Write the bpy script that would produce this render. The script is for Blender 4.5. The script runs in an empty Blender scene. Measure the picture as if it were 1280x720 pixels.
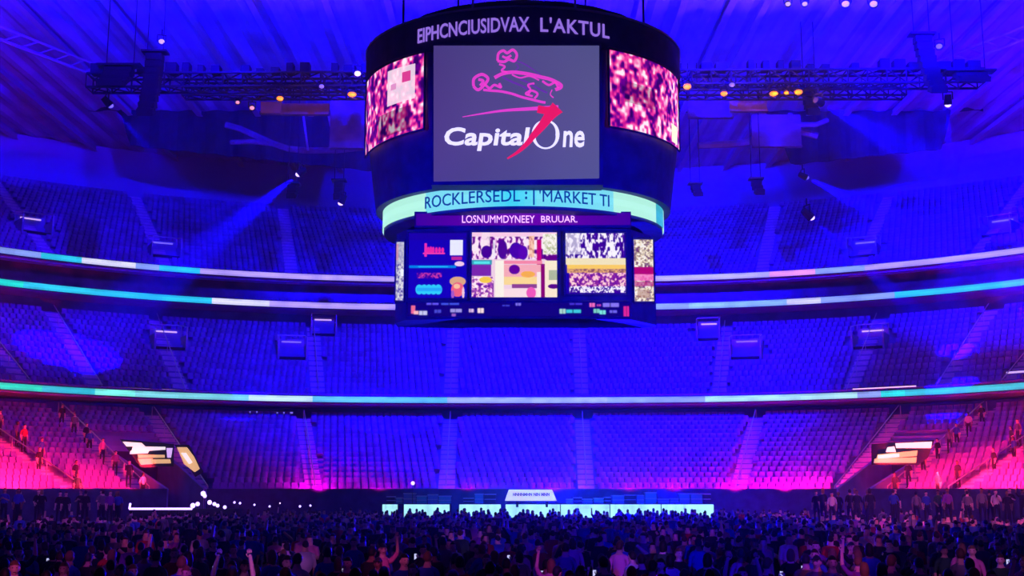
import bpy, bmesh, math, random
import numpy as np
from mathutils import Vector, Matrix

random.seed(7)
rng = np.random.default_rng(7)
S = bpy.context.scene
COL = S.collection

# ------------------------------------------------------------------ camera
F_PX = 1500.0
PITCH = math.atan(252 / F_PX)
EYE = 2.95
cam_data = bpy.data.cameras.new('camera')
cam_data.sensor_width = 36.0
cam_data.lens = 36.0 * F_PX / 1280.0
cam_data.clip_end = 600
cam = bpy.data.objects.new('camera', cam_data)
cam.location = (0, 0, EYE)
cam.rotation_euler = (math.pi / 2 + PITCH, 0, 0)
COL.objects.link(cam)
S.camera = cam


def at(px, py, Y):
    """world point seen at a pixel of the photograph, at forward distance Y"""
    v = 360.0 - py
    fy = F_PX * math.cos(PITCH) - v * math.sin(PITCH)
    fz = F_PX * math.sin(PITCH) + v * math.cos(PITCH)
    k = Y / fy
    return Vector(((px - 640.0) * k, Y, EYE + fz * k))


def zat(py, Y):
    return at(640, py, Y).z


def to_px(p):
    y, z = p[1], p[2] - EYE
    d = y * math.cos(PITCH) + z * math.sin(PITCH)
    u = -y * math.sin(PITCH) + z * math.cos(PITCH)
    return 640 + F_PX * p[0] / d, 360 - F_PX * u / d


# ------------------------------------------------------------------ world, exposure
world = bpy.data.worlds.new('world')
S.world = world
world.use_nodes = True
world.node_tree.nodes['Background'].inputs[0].default_value = (0.01, 0.0, 1.0, 1)
world.node_tree.nodes['Background'].inputs[1].default_value = 0.06
S.view_settings.view_transform = 'Standard'
S.view_settings.look = 'None'
S.view_settings.exposure = 0.0
S.view_settings.gamma = 1.0
S.view_settings.use_curve_mapping = False
try:
    S.cycles.max_bounces = 4
    S.cycles.diffuse_bounces = 2
    S.cycles.glossy_bounces = 2
    S.cycles.volume_bounces = 0
    S.cycles.sample_clamp_indirect = 3
    S.cycles.volume_step_rate = 10
    S.cycles.use_denoising = True
    S.cycles.use_light_tree = True
except Exception:
    pass

BLUE = (0.003, 0.0, 1.0)
RED = (1.0, 0.015, 0.05)


def spot(name, loc, target, energy, color, angle, blend=0.6, radius=0.3):
    d = bpy.data.lights.new(name, 'SPOT')
    d.energy = energy
    d.color = color
    d.spot_size = math.radians(angle)
    d.spot_blend = blend
    d.shadow_soft_size = radius
    o = bpy.data.objects.new(name, d)
    COL.objects.link(o)
    o.location = loc
    o.rotation_euler = (Vector(target) - Vector(loc)).to_track_quat('-Z', 'Y').to_euler()
    return o


# wash lights of the rig (bare spots placed under the house truss, without fixtures)
ENERGY = 2.2
HAZE = 0.0017
WASH = [  # loc, target, watts, colour, cone
    ((6, 58, 33), (10, 105, 18), 220000, BLUE, 54),
    ((-6, 58, 33), (-6, 108, 14), 85000, BLUE, 62),
    ((14, 58, 33), (46, 100, 30), 380000, BLUE, 48),
    ((-14, 58, 33), (-42, 98, 25), 60000, (0.02, 0.0, 1.0), 46),
    ((2, 58, 33), (8, 90, 4), 60000, BLUE, 50),
]
for i, (l, t, e, c, a) in enumerate(WASH):
    spot('wash_light', l, t, e * ENERGY, c, a, 0.8)
SBX_ = 0.5
# lights thrown up on the roof deck
for x, e in ((-33, 9000), (-20, 15000), (-8, 22000), (4, 26000), (16, 26000), (28, 26000), (40, 22000)):
    spot('roof_uplight', (x, 70, 33.4), (x * 1.05, 88, 41.3), e * 6.5, (0.004, 0.0, 1.0), 80, 0.7)
# band wall above the upper deck
for x, e in ((-58, 9000), (-40, 9000), (-20, 9000), (0, 12000), (20, 18000), (40, 22000), (56, 22000)):
    spot('band_light', (x * 0.72, 98, 36.5), (x * 1.05, 131 - abs(x) * 0.28, 35.5), e, BLUE, 60, 0.9)
# red floods at the floor edge
RED_UP = ((-90, 9000), (-25, 9000), (40, 7500), (100, 4500), (165, 2200), (1010, 1500), (1125, 2500), (1185, 6000), (1245, 8500), (1310, 9500), (1380, 9500))
spot('red_flood', (-30, 74, 16.0), (-44, 84, 12.0), 9000, RED, 30, 0.9)
spot('red_flood', (-14, 70, 5.2), (-20, 86, 4.6), 300, (1, 0, 0.5), 70, 0.9)
PINK_UP = ((-13, 500), (-9, 150), (-3, 90), (3, 120), (8, 200), (11, 320), (15, 700), (18, 900))  # bare spots along the wall top, without fixtures, placed with the stands
# added spots without fixtures: fill for crowd, scoreboard, riser and side platforms
spot('fill_spot', (-9, 6, 13), (-8, 36, 1), 220, (0.60, 0.06, 1.0), 75, 0.8)
spot('fill_spot', (10, 6, 13), (10, 36, 1), 220, (0.60, 0.06, 1.0), 75, 0.8)
for k_, (x, y) in enumerate([(-7.5, 19), (-5.6, 21), (-3.9, 19.5), (-2.4, 24), (-8.8, 26), (-5.5, 30), (-10, 35), (0.6, 22), (2.8, 27), (6.2, 23), (7.4, 28), (9.3, 25), (8.9, 33), (5.2, 38), (-1, 36), (12.5, 40), (-15, 48), (14, 50)]):
    spot('face_fill', (x * .5, 4, 8), (x, y, 1.6), 5200 + 160 * (y - 18), ((1.0, 0.10, 0.55), (0.6, 0.05, 1.0), (0.75, 0.15, 1.0))[k_ % 3], 4.6, 0.5)  # narrow added spots that pick out single faces
spot('fill_spot', (-26, 24, 8), (SBX_ - 3, 47, 12), 48000, BLUE, 30, 0.9)
spot('fill_spot', (26, 24, 8), (SBX_ + 3, 47, 12), 48000, BLUE, 30, 0.9)  # this pair is added fill on the scoreboard housing
spot('fill_spot', (4, 2, 7), (4, 48, 1.5), 22000, BLUE, 24, 1.0)
spot('fill_spot', (10, 77.5, 3.0), (6, 40, 2.0), 90000, BLUE, 50, 0.9)
spot('fill_spot', (3, 77.5, 3.0), (3, 40, 2.0), 100000, BLUE, 60, 0.9)
spot('fill_spot', (-22, 71, 3.6), (-18, 40, 2.0), 2500, BLUE, 60, 0.9)
for x, y, e in ((-4.9, 18.6, 1800), (-1.6, 18.8, 1200), (4.4, 18.6, 2200), (6.2, 19.5, 700)):
    spot('pool_light', (x, y + 4, 16), (x, y, 1.5), e * 6, BLUE, 9, 0.8)
spot('riser_fill', (3, 73, 8), (3, 81, 2.0), 2200, (0.02, 0.45, 1.0), 110, 0.9)  # added teal fill for the cases on the riser
spot('platform_fill', (17, 34, 12), (21, 63, 2), 26000, (1.0, 0.12, 0.5), 34, 0.8)
spot('platform_fill', (-17, 34, 12), (-22, 63, 2), 12000, (0.5, 0.06, 1.0), 34, 0.8)  # both added to brighten the people on the side platforms


# ------------------------------------------------------------------ materials
def mat(name, color, rough=0.8, metal=0.0, emis=None, strength=1.0, noise=0.0, nscale=8.0, obj_coords=True):
    m = bpy.data.materials.new(name)
    m.use_nodes = True
    nt = m.node_tree
    b = nt.nodes['Principled BSDF']
    b.inputs['Base Color'].default_value = (*color, 1)
    b.inputs['Roughness'].default_value = rough
    b.inputs['Metallic'].default_value = metal
    b.inputs['Specular IOR Level'].default_value = 0.25
    if emis:
        b.inputs['Emission Color'].default_value = (*emis, 1)
        b.inputs['Emission Strength'].default_value = strength
    if noise:
        tc = nt.nodes.new('ShaderNodeTexCoord')
        n = nt.nodes.new('ShaderNodeTexNoise')
        n.inputs['Scale'].default_value = nscale
        n.inputs['Detail'].default_value = 4
        r = nt.nodes.new('ShaderNodeValToRGB')
        r.color_ramp.elements[0].position = 0.35
        r.color_ramp.elements[1].position = 0.65
        r.color_ramp.elements[0].color = (*[c * (1 - noise) for c in color], 1)
        r.color_ramp.elements[1].color = (*[min(1, c * (1 + noise)) for c in color], 1)
        nt.links.new(tc.outputs['Object'], n.inputs['Vector'])
        nt.links.new(n.outputs['Fac'], r.inputs['Fac'])
        nt.links.new(r.outputs['Color'], b.inputs['Base Color'])
    return m


def screen_mat(name, strength=1.0):
    m = bpy.data.materials.new(name)
    m.use_nodes = True
    nt = m.node_tree
    b = nt.nodes['Principled BSDF']
    b.inputs['Base Color'].default_value = (0.01, 0.01, 0.015, 1)
    b.inputs['Roughness'].default_value = 0.5
    a = nt.nodes.new('ShaderNodeAttribute')
    a.attribute_name = 'picture'
    nt.links.new(a.outputs['Color'], b.inputs['Emission Color'])
    b.inputs['Emission Strength'].default_value = strength
    return m


M = {
    'concrete': mat('concrete', (0.24, 0.20, 0.50), 0.9, noise=0.15, nscale=0.7),
    'floor': mat('floor', (0.10, 0.10, 0.12), 0.6, noise=0.2, nscale=0.5),
    'roof': mat('roof_deck', (0.30, 0.26, 0.55), 0.8, noise=0.18, nscale=0.25),
    'beam': mat('roof_beam', (0.42, 0.30, 0.45), 0.6, 0.3),
    'wall': mat('painted_wall', (0.25, 0.22, 0.55), 0.85, noise=0.08, nscale=0.2),
    'stair': mat('stair_concrete', (0.62, 0.40, 0.70), 0.9, noise=0.1, nscale=2),
    'rail': mat('rail_metal', (0.6, 0.55, 0.6), 0.4, 0.6),
    'black': mat('black_metal', (0.015, 0.013, 0.02), 0.6),
    'truss': mat('truss_metal', (0.03, 0.03, 0.04), 0.5, 0.5),
    'cabinet': mat('speaker_cabinet', (0.012, 0.012, 0.015), 0.7, noise=0.3, nscale=20),
    'housing': mat('board_housing', (0.07, 0.05, 0.20), 0.6, noise=0.2, nscale=1.5),
    'seat': mat('seat_plastic', (0.26, 0.09, 0.50), 0.6, noise=0.25, nscale=0.8),
    'glass': mat('suite_glass', (0.10, 0.03, 0.06), 0.15, noise=0.6, nscale=0.6),
    'screen': screen_mat('led_screen', 1.0),
    'panel': mat('ceiling_panel', (0.22, 0.12, 0.16), 0.8, noise=.2, nscale=1),
    'dasher': mat('dasher_board', (0.06, 0.05, 0.12), 0.6, noise=.3, nscale=1.5),
    'shade_sheet': mat('roof_shade_sheet', (0.02, 0.02, 0.03), 0.95, noise=.3, nscale=1),  # near-black sheet standing in for shade under the far roof
    'dark': mat('dark_backing_shade', (0.02, 0.02, 0.03), 0.9),
    'letter_lilac': mat('letter_lilac', (0.3, 0.3, 0.3), 0.5, emis=(0.30, 0.16, 0.75), strength=1.0),
    'letter_white': mat('letter_white', (0.5, 0.5, 0.5), 0.5, emis=(0.85, 0.8, 1.0), strength=1.1),
    'letter_pink': mat('letter_pink', (0.5, 0.5, 0.5), 0.5, emis=(1.0, 0.55, 0.85), strength=1.2),
    'letter_teal': mat('letter_teal', (0.0, 0.03, 0.12), 0.5, emis=(0.0, 0.04, 0.22), strength=1.0),
    'letter_grey': mat('letter_grey', (0.05, 0.05, 0.1), 0.6, emis=(0.06, 0.05, 0.16), strength=1.0),
    'magenta': mat('logo_magenta', (0.3, 0, 0.1), 0.5, emis=(0.80, 0.05, 0.60), strength=1.0),
    'swoosh': mat('logo_red', (0.3, 0, 0.02), 0.5, emis=(0.85, 0.01, 0.12), strength=1.0),
    'violet': mat('logo_violet', (0.1, 0, 0.1), 0.5, emis=(0.13, 0.03, 0.36), strength=1.0),
    'orange': mat('orange_lens', (0.5, 0.2, 0), 0.4, emis=(1.0, 0.20, 0.03), strength=1.3),
    'lens': mat('lit_lens', (0.5, 0.5, 0.5), 0.4, emis=(0.55, 0.35, 1.0), strength=3.0),
    'lens_pink': mat('pink_lens', (0.5, 0.2, 0.3), 0.4, emis=(1.0, 0.35, 0.6), strength=1.0),
    'tube': mat('lit_tube', (0.5, 0.5, 0.5), 0.4, emis=(0.80, 0.50, 1.0), strength=0.9),
    'tube_blue': mat('lit_tube_blue', (0.4, 0.4, 0.5), 0.4, emis=(0.22, 0.16, 1.0), strength=0.9),
    'menu_white': mat('menu_white', (0.5, 0.5, 0.5), 0.4, emis=(1.0, 0.86, 0.82), strength=1.0),
    'menu_gold': mat('menu_gold', (0.5, 0.4, 0.2), 0.4, emis=(0.85, 0.48, 0.16), strength=0.9),
    'cyan_led': mat('cyan_led', (0.2, 0.5, 0.5), 0.4, emis=(0.35, 0.90, 1.0), strength=1.3),
    'phone': mat('phone_glow', (0.2, 0.2, 0.2), 0.4, emis=(0.6, 0.6, 1.0), strength=1.0),
}


# ------------------------------------------------------------------ mesh helpers
class MB:
    def __init__(self):
        self.v, self.f, self.mi = [], [], []
        self.k = 0

    def add(self, vs, fs):
        n = len(self.v)
        self.v += [tuple(p) for p in vs]
        self.f += [tuple(i + n for i in f) for f in fs]
        self.mi += [self.k] * len(fs)
        return self

    def box(self, c, s, rz=0.0, R=None):
        x, y, z = s[0] / 2, s[1] / 2, s[2] / 2
        pts = [Vector(p) for p in ((-x, -y, -z), (x, -y, -z), (x, y, -z), (-x, y, -z), (-x, -y, z), (x, -y, z), (x, y, z), (-x, y, z))]
        Rm = R if R is not None else Matrix.Rotation(rz, 3, 'Z')
        c = Vector(c)
        return self.add([c + Rm @ p for p in pts], [(0, 3, 2, 1), (4, 5, 6, 7), (0, 1, 5, 4), (1, 2, 6, 5), (2, 3, 7, 6), (3, 0, 4, 7)])

    def bar(self, a, b, r, n=6, r2=None, cap=True):
        a, b = Vector(a), Vector(b)
        d = (b - a)
        if d.length < 1e-6:
            return self
        q = d.to_track_quat('Z', 'Y').to_matrix()
        r2 = r if r2 is None else r2
        vs = [a + q @ Vector((r * math.cos(2 * math.pi * i / n), r * math.sin(2 * math.pi * i / n), 0)) for i in range(n)]
        vs += [b + q @ Vector((r2 * math.cos(2 * math.pi * i / n), r2 * math.sin(2 * math.pi * i / n), 0)) for i in range(n)]
        fs = [(i, (i + 1) % n, n + (i + 1) % n, n + i) for i in range(n)]
        if cap:
            fs += [tuple(range(n - 1, -1, -1)), tuple(range(n, 2 * n))]
        return self.add(vs, fs)

    def path(self, pts, r, n=5):
        for a, b in zip(pts, pts[1:]):
            self.bar(a, b, r, n)
        return self

    def ball(self, c, r, n=8, m=6):
        c = Vector(c)
        r = Vector(r) if hasattr(r, '__len__') else Vector((r, r, r))
        vs = [c + Vector((0, 0, r.z))]
        for j in range(1, m):
            t = math.pi * j / m
            for i in range(n):
                a = 2 * math.pi * i / n
                vs.append(c + Vector((r.x * math.sin(t) * math.cos(a), r.y * math.sin(t) * math.sin(a), r.z * math.cos(t))))
        vs.append(c - Vector((0, 0, r.z)))
        fs = [(0, 1 + i, 1 + (i + 1) % n) for i in range(n)]
        for j in range(m - 2):
            for i in range(n):
                a = 1 + j * n
                fs.append((a + i, a + n + i, a + n + (i + 1) % n, a + (i + 1) % n))
        e = len(vs) - 1
        a = 1 + (m - 2) * n
        fs += [(a + i, e, a + (i + 1) % n) for i in range(n)]
        return self.add(vs, fs)

    def build(self, name, m, parent=None, smooth=False):
        me = bpy.data.meshes.new(name)
        me.from_pydata(self.v, [], self.f)
        ms = m if isinstance(m, (list, tuple)) else [m]
        for x in ms:
            me.materials.append(x)
        if len(ms) > 1:
            me.polygons.foreach_set('material_index', self.mi)
        if smooth:
            me.polygons.foreach_set('use_smooth', [True] * len(me.polygons))
        me.update()
        o = bpy.data.objects.new(name, me)
        COL.objects.link(o)
        if parent is not None:
            o.parent = parent
            o.matrix_parent_inverse = Matrix.Translation(parent.location).inverted() @ Matrix.Identity(4) if parent.rotation_euler.z == 0 else parent_inv(parent)
        return o


def parent_inv(p):
    return (Matrix.Translation(p.location) @ p.rotation_euler.to_matrix().to_4x4()).inverted()


def tag(o, label=None, cat=None, group=None, kind=None):
    if label: o['label'] = label
    if cat: o['category'] = cat
    if group: o['group'] = group
    if kind: o['kind'] = kind
    return o


def empty(name, loc, label, cat, group=None):
    o = bpy.data.objects.new(name, None)
    o.empty_display_size = 0.3
    o.location = loc
    COL.objects.link(o)
    return tag(o, label, cat, group)


def struct(o):
    o['kind'] = 'structure'
    return o


def copy_tree(o, parent=None):
    c = o.copy()
    COL.objects.link(c)
    if parent is not None:
        c.parent = parent
    for ch in list(o.children):
        copy_tree(ch, c)
    return c


# ------------------------------------------------------------------ the bowl plan
A_, B_, N_, YC = 29.0, 31.0, 3.0, 52.0
th = np.linspace(math.radians(-25), math.radians(205), 4001)
cx = A_ * np.sign(np.cos(th)) * np.abs(np.cos(th)) ** (2 / N_)
cy = YC + B_ * np.sign(np.sin(th)) * np.abs(np.sin(th)) ** (2 / N_)
cum = np.concatenate([[0], np.cumsum(np.hypot(np.diff(cx), np.diff(cy)))])
MM = 301
tt = np.linspace(0, cum[-1], MM)
BX, BY = np.interp(tt, cum, cx), np.interp(tt, cum, cy)
tx, ty = np.gradient(BX), np.gradient(BY)
for _ in range(6):  # soften the corner normals
    tx = np.convolve(np.pad(tx, 3, 'edge'), np.ones(7) / 7, 'valid')
    ty = np.convolve(np.pad(ty, 3, 'edge'), np.ones(7) / 7, 'valid')
nl = np.hypot(tx, ty)
NX, NY = ty / nl, -tx / nl          # outward
IDX = np.arange(MM)


def plan(u, s):
    """point of the bowl plan: u runs around the bowl (0..MM-1), s metres outward"""
    return (np.interp(u, IDX, BX) + s * np.interp(u, IDX, NX), np.interp(u, IDX, BY) + s * np.interp(u, IDX, NY))


def pt(u, s, z):
    x, y = plan(u, s)
    return Vector((float(x), float(y), float(z)))


def ang(u):
    return math.atan2(float(np.interp(u, IDX, NY)), float(np.interp(u, IDX, NX)))


def find_u(px, s, z):
    best, bu = 1e9, 0
    for u in np.linspace(20, MM - 21, 1400):
        p = pt(u, s, z)
        if p.y < 30:
            continue
        q = to_px(p)
        if abs(q[0] - px) < best:
            best, bu = abs(q[0] - px), u
    return bu


D0 = YC + B_     # 83, front of the far stand
Z_LOW0 = zat(611, D0)
tiers = {}


def make_tier(name, s0, z0, s1, z1, n):
    ds, dz = (s1 - s0) / n, (z1 - z0) / n
    tiers[name] = [(s0 + i * ds, z0 + i * dz) for i in range(n)], ds, dz


make_tier('lower', 0.5, Z_LOW0 - 0.8, 15.5, zat(510, D0 + 15.5) - 0.9, 17)
make_tier('mid', 14.6, zat(492, D0 + 14.6) - 0.9, 28.0, zat(399, D0 + 28) - 0.9, 15)
make_tier('upper', 26.6, zat(346, D0 + 26.6) - 0.9, 47.2, zat(257, D0 + 47.2) - 0.9, 25)
ROOF_Z = zat(214, D0 + 48)


def sweep(name, prof, m, closed=False, u0=0, u1=MM - 1, skip=None, step=1):
    us = np.arange(u0, u1 + 1e-6, step)
    mb = MB()
    P = len(prof)
    for u in us:
        for s, z in prof:
            mb.v.append(tuple(pt(u, s, z)))
    for i in range(len(us) - 1):
        for j in range(P if closed else P - 1):
            j2 = (j + 1) % P
            if skip and skip(us[i] + step / 2, prof[j][0]):
                continue
            mb.f.append((i * P + j, i * P + j2, (i + 1) * P + j2, (i + 1) * P + j))
            mb.mi.append(0)
    return mb.build(name, m)


# portals of the lower bowl: px range at the base, depth in rows
LOW_AISLE_PX = [110, 190, 262, 395, 557, 733, 918, 1040, 1105, 1180]
uA = {px: find_u(px, 0.5, Z_LOW0) for px in LOW_AISLE_PX}
PORT = [(find_u(205, 0.5, Z_LOW0), find_u(252, 0.5, Z_LOW0)), (find_u(1050, 0.5, Z_LOW0), find_u(1092, 0.5, Z_LOW0))]
PORT = [(min(a), max(a)) for a in PORT]
PORT_S = 8.6


def in_port(u, s):
    return s < PORT_S and any(a <= u <= b for a, b in PORT)


# ------------------------------------------------------------------ structure: floor, stands, wall, roof
mb = MB()
mb.box((0, 70, -0.1), (170, 150, 0.2))
struct(mb.build('floor', M['floor']))


def stepped(name):
    rows, ds, dz = tiers[name]
    prof = []
    for s, z in rows:
        prof += [(s, z), (s + ds - 0.001, z)]
    prof.append((rows[-1][0] + ds, rows[-1][1] + dz))
    return prof


low = stepped('lower')
struct(sweep('wall_dasher', [(0.0, 0.0), (0.0, Z_LOW0), (0.12, Z_LOW0), (0.12, low[0][1])], M['dasher'], skip=in_port))
struct(sweep('seating_terrace', [(0.12, low[0][1])] + low + [(19.5, low[-1][1])], M['concrete'], skip=in_port))
mid = stepped('mid')
zc0 = zat(504.5, D0 + 14)
struct(sweep('seating_terrace', [(19.5, low[-1][1]), (19.5, zc0 - 0.15), (14.0, zc0 - 0.15), (14.0, mid[0][1] + 0.75), (14.2, mid[0][1] + 0.75), (14.2, mid[0][1])] + mid + [(30.2, mid[-1][1])], M['concrete']))
up = stepped('upper')
zb0, zb1 = zat(388.5, D0 + 26), zat(381.5, D0 + 26)
za0, za1 = zat(353.5, D0 + 26), zat(347, D0 + 26)
struct(sweep('seating_terrace', [(30.2, mid[-1][1]), (30.2, zb0), (26.0, zb0), (26.0, zb1), (28.6, zb1)], M['concrete']))
struct(sweep('seating_terrace', [(28.6, za0 + 0.05), (26.0, za0 + 0.05), (26.0, up[0][1] + 0.7), (26.2, up[0][1] + 0.7), (26.2, up[0][1])] + up, M['concrete']))
# suites' glazed front between the two ribbons
struct(sweep('wall_suites', [(28.6, zb1), (28.6, za0 + 0.05)], M['glass']))
# wall band above the upper deck
zb = up[-1][1]
struct(sweep('wall_far', [(47.3, zb), (47.3, zat(255, D0 + 48)), (48.0, zat(255, D0 + 48) + .01), (48.0, ROOF_Z + 0.05), (48.6, ROOF_Z + 0.05)], M['wall']))
for x_, e_ in PINK_UP:
    u_ = min(np.linspace(20, MM - 21, 2000), key=lambda u: abs(pt(u, 0, 0).x - x_) + (0 if pt(u, 0, 0).y > 60 else 1e3))
    p_ = pt(u_, -.5, Z_LOW0 + .35); e_ = e_ * 2.6
    spot('pink_uplight', p_, pt(u_, 5.5, Z_LOW0 + 1.9), e_, (1.0, 0.0, 0.30) if x_ > 9 else (1.0, 0.0, 0.55), 130, 0.9, .1)
for px_, e_ in RED_UP:
    u_ = find_u(px_, 0.5, Z_LOW0)
    spot('red_uplight', pt(u_, -1.2, Z_LOW0 + .9), pt(u_, 7.5, Z_LOW0 + 3.8), e_ * 1.35, RED, 120, 0.9, .1)
# ceiling with folded deck ribs
mb = MB()
xs = np.arange(-84, 84.01, 0.55)
k = 0
prof = []
for i, x in enumerate(xs):
    dz = (0.0, 0.0, 0.28, 0.28)[i % 4]
    prof.append((x, ROOF_Z + dz))
ys = [18, 60, 90, 110, 134]
for y in ys:
    for x, z in prof:
        mb.v.append((x, y, z))
P = len(prof)
for j in range(len(ys) - 1):
    for i in range(P - 1):
        mb.f.append((j * P + i, (j + 1) * P + i, (j + 1) * P + i + 1, j * P + i + 1)); mb.mi.append(0)
struct(mb.build('ceiling', M['roof']))
# long roof purlins under the deck
for x in (-50, -43.5, -36, -29.5, -24, -19, -13.5, -9, 9.5, 12.5, 16, 18.5, 23.5, 28, 31.5, 36, 41.5, 47, 54):
    mb = MB()
    mb.box((x, 76, ROOF_Z - 0.28), (0.22, 112, 0.5))
    mb.box((x, 76, ROOF_Z - 0.53), (0.5, 112, 0.07))
    struct(mb.build('ceiling_beam', M['beam']))
for sx in (-1, 1):  # diagonal edge members of the roof
    mb = MB()
    a = at(640 + sx * 660, 42, 76); b = at(640 + sx * 500, 103, 92)
    mb.bar(a, b, 0.12, 6)
    mb.bar(a + Vector((0, 0, .9)), b + Vector((0, 0, .9)), 0.1, 6)
    for i in range(8):
        p = a.lerp(b, i / 8); q = a.lerp(b, (i + 1) / 8)
        mb.bar(p, q + Vector((0, 0, .9)), 0.05, 4)
    struct(mb.build('ceiling_beam', M['beam']))

# ------------------------------------------------------------------ seats
SEAT_V = np.array([  # shaped tip-up seat: pan, back with a bend
    (-.23, -.25, .42), (.23, -.25, .42), (.23, .12, .40), (-.23, .12, .40), (-.23, -.25, .34), (.23, -.25, .34), (.23, .16, .33), (-.23, .16, .33),
    (-.23, .12, .40), (.23, .12, .40), (.21, .24, .86), (-.21, .24, .86), (-.23, .18, .33), (.23, .18, .33), (.21, .29, .86), (-.21, .29, .86)])
SEAT_F = [(0, 1, 2, 3), (4, 7, 6, 5), (0, 4, 5, 1), (1, 5, 6, 2), (3, 7, 4, 0), (8, 9, 10, 11), (12, 15, 14, 13), (11, 10, 14, 15), (8, 11, 15, 12), (9, 13, 14, 10)]


def surf(px, py, tn):
    rows, ds, dz = tiers[tn]
    best = (1e9, None)
    for s, z in rows:
        u = find_u_fast(px, s, z)
        q = to_px(pt(u, s, z))
        e = abs(q[1] - py) + abs(q[0] - px) * .2
        if e < best[0]:
            best = (e, (u, s, z))
    return best[1]


def find_u_fast(px, s, z):
    us = np.linspace(20, MM - 21, 2400)
    x, y = plan(us, s)
    zz = z - EYE
    d = y * math.cos(PITCH) + zz * math.sin(PITCH)
    q = 640 + F_PX * x / d
    q[y < 40] = 1e6
    return float(us[np.argmin(np.abs(q - px))])


def P_(*a, **k):
    return a, k


PORTALS = [
    P_(45, 292, 'upper', 'stair entrance with rails high in the upper stand at far left'),
    P_(208, 322, 'upper', 'railed stair entrance in upper stand above the left ribbon bend', lit=True, tube='tube_blue'),
    P_(1078, 322, 'upper', 'railed stair entrance in upper stand above the right ribbon', tube='tube_blue'),
    P_(1245, 295, 'upper', 'stair entrance high in the upper stand at far right', tube='tube_blue'),
    P_(212, 438, 'mid', 'stair entrance under the middle ribbon, left corner of middle stand'),
    P_(405, 420, 'mid', 'stair entrance under the middle ribbon, left of the scoreboard', w=2.2),
    P_(365, 452, 'mid', 'low stair entrance halfway up the middle stand, left of centre', w=2.4, tube='tube_blue'),
    P_(886, 424, 'mid', 'stair entrance under the middle ribbon, just right of the scoreboard', w=2.0),
    P_(932, 450, 'mid', 'low stair entrance halfway up the middle stand, right of centre', w=2.6, tube='tube_blue'),
    P_(1086, 438, 'mid', 'stair entrance with bright lamp in right corner of middle stand'),
]
PBOX = []
for a_, k_ in PORTALS:
    u_, s_, z_ = surf(a_[0], a_[1], a_[2])
    PBOX.append((a_[2], *pt(u_, s_ + .9, 0).xy, k_.get('w', 2.6)))


MID_AISLE_PX = [40, 130, 232, 398, 563, 728, 897, 1058, 1170, 1250]
UP_AISLE_PX = [30, 190, 360, 500, 810, 960, 1090, 1250]
TIER_AISLES = {
    'lower': [uA[p] for p in LOW_AISLE_PX],
    'mid': [find_u(p, 14.6, tiers['mid'][0][0][1]) for p in MID_AISLE_PX],
    'upper': [find_u(p, 36, tiers['upper'][0][12][1]) for p in UP_AISLE_PX],
}
seats = []
for tn in ('lower', 'mid', 'upper'):
    rows, ds, dz = tiers[tn]
    A = TIER_AISLES[tn]
    for s, z in rows:
        us = np.linspace(20, MM - 21, 1200)
        X, Y = plan(us, s + 0.45)
        c = np.concatenate([[0], np.cumsum(np.hypot(np.diff(X), np.diff(Y)))])
        for d in np.arange(0.3, c[-1], 0.53):
            u = float(np.interp(d, c, us))
            x, y = plan(u, s + 0.45)
            if y < 38:
                continue
            q = to_px((x, y, z + .5))
            if q[0] < -60 or q[0] > 1340:
                continue
            sc = 1.0
            if any(abs(d - float(np.interp(a, us, c))) < 0.75 for a in A):
                continue
            if tn == 'lower' and any(in_port(u + du, s - e_) for du in (-.5, 0, .5) for e_ in (0, .9, 1.8)):
                continue
            if any(b[0] == tn and math.hypot(x - b[1], y - b[2]) < b[3] * .5 + .75 for b in PBOX):
                continue
            # folded rows in the shadow of the front wall stay
            dist = math.hypot(x, y)
            seats.append((dist, float(x), float(y), z, ang(u) - math.pi / 2, tn, q[0] if -5 < q[0] < 1285 else None))
vis = sorted([t for t in seats if t[6] is not None], key=lambda t: t[0])
near = vis[:300]
near_ids = set(id(t) for t in near)
rest = [t for t in seats if id(t) not in near_ids]
me = bpy.data.meshes.new('arena_seat')
me.from_pydata(SEAT_V.tolist(), [], SEAT_F)
me.materials.append(M['seat'])
for t in near:
    o = bpy.data.objects.new('arena_seat', me)
    COL.objects.link(o)
    o.location = t[1:4]
    o.rotation_euler.z = t[4]
    side = 'left' if t[1] < 0 else 'right'
    tag(o, 'plastic tip-up seat in the red-lit lower stand at the %s edge' % side, 'seat', 'seats of the lower stand, %s edge' % side)
n = len(rest)
V = np.zeros((n, 16, 3)); Fs = []
for i, t in enumerate(rest):
    c, s_ = math.cos(t[4]), math.sin(t[4])
    V[i, :, 0] = SEAT_V[:, 0] * c - SEAT_V[:, 1] * s_ + t[1]
    V[i, :, 1] = SEAT_V[:, 0] * s_ + SEAT_V[:, 1] * c + t[2]
    V[i, :, 2] = SEAT_V[:, 2] + t[3]
fa = np.array(SEAT_F)
F_all = (fa[None] + (np.arange(n) * 16)[:, None, None]).reshape(-1, 4)
me = bpy.data.meshes.new('arena_seats')
me.vertices.add(n * 16); me.vertices.foreach_set('co', V.reshape(-1))
me.loops.add(F_all.size); me.loops.foreach_set('vertex_index', F_all.reshape(-1))
me.polygons.add(len(F_all)); me.polygons.foreach_set('loop_start', np.arange(0, F_all.size, 4))
me.materials.append(M['seat']); me.update(calc_edges=True); me.validate()
o = bpy.data.objects.new('arena_seats', me); COL.objects.link(o)
tag(o, 'rows of empty seats filling the three stands around the arena', 'seats', kind='stuff')

# ------------------------------------------------------------------ aisle stairs and handrails
PLACE = {'lower': ('lower stand', LOW_AISLE_PX), 'mid': ('middle stand', MID_AISLE_PX), 'upper': ('upper stand', UP_AISLE_PX)}


ORD = ['first', 'second', 'third', 'fourth', 'fifth', 'sixth', 'seventh', 'eighth', 'ninth', 'tenth']


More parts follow.
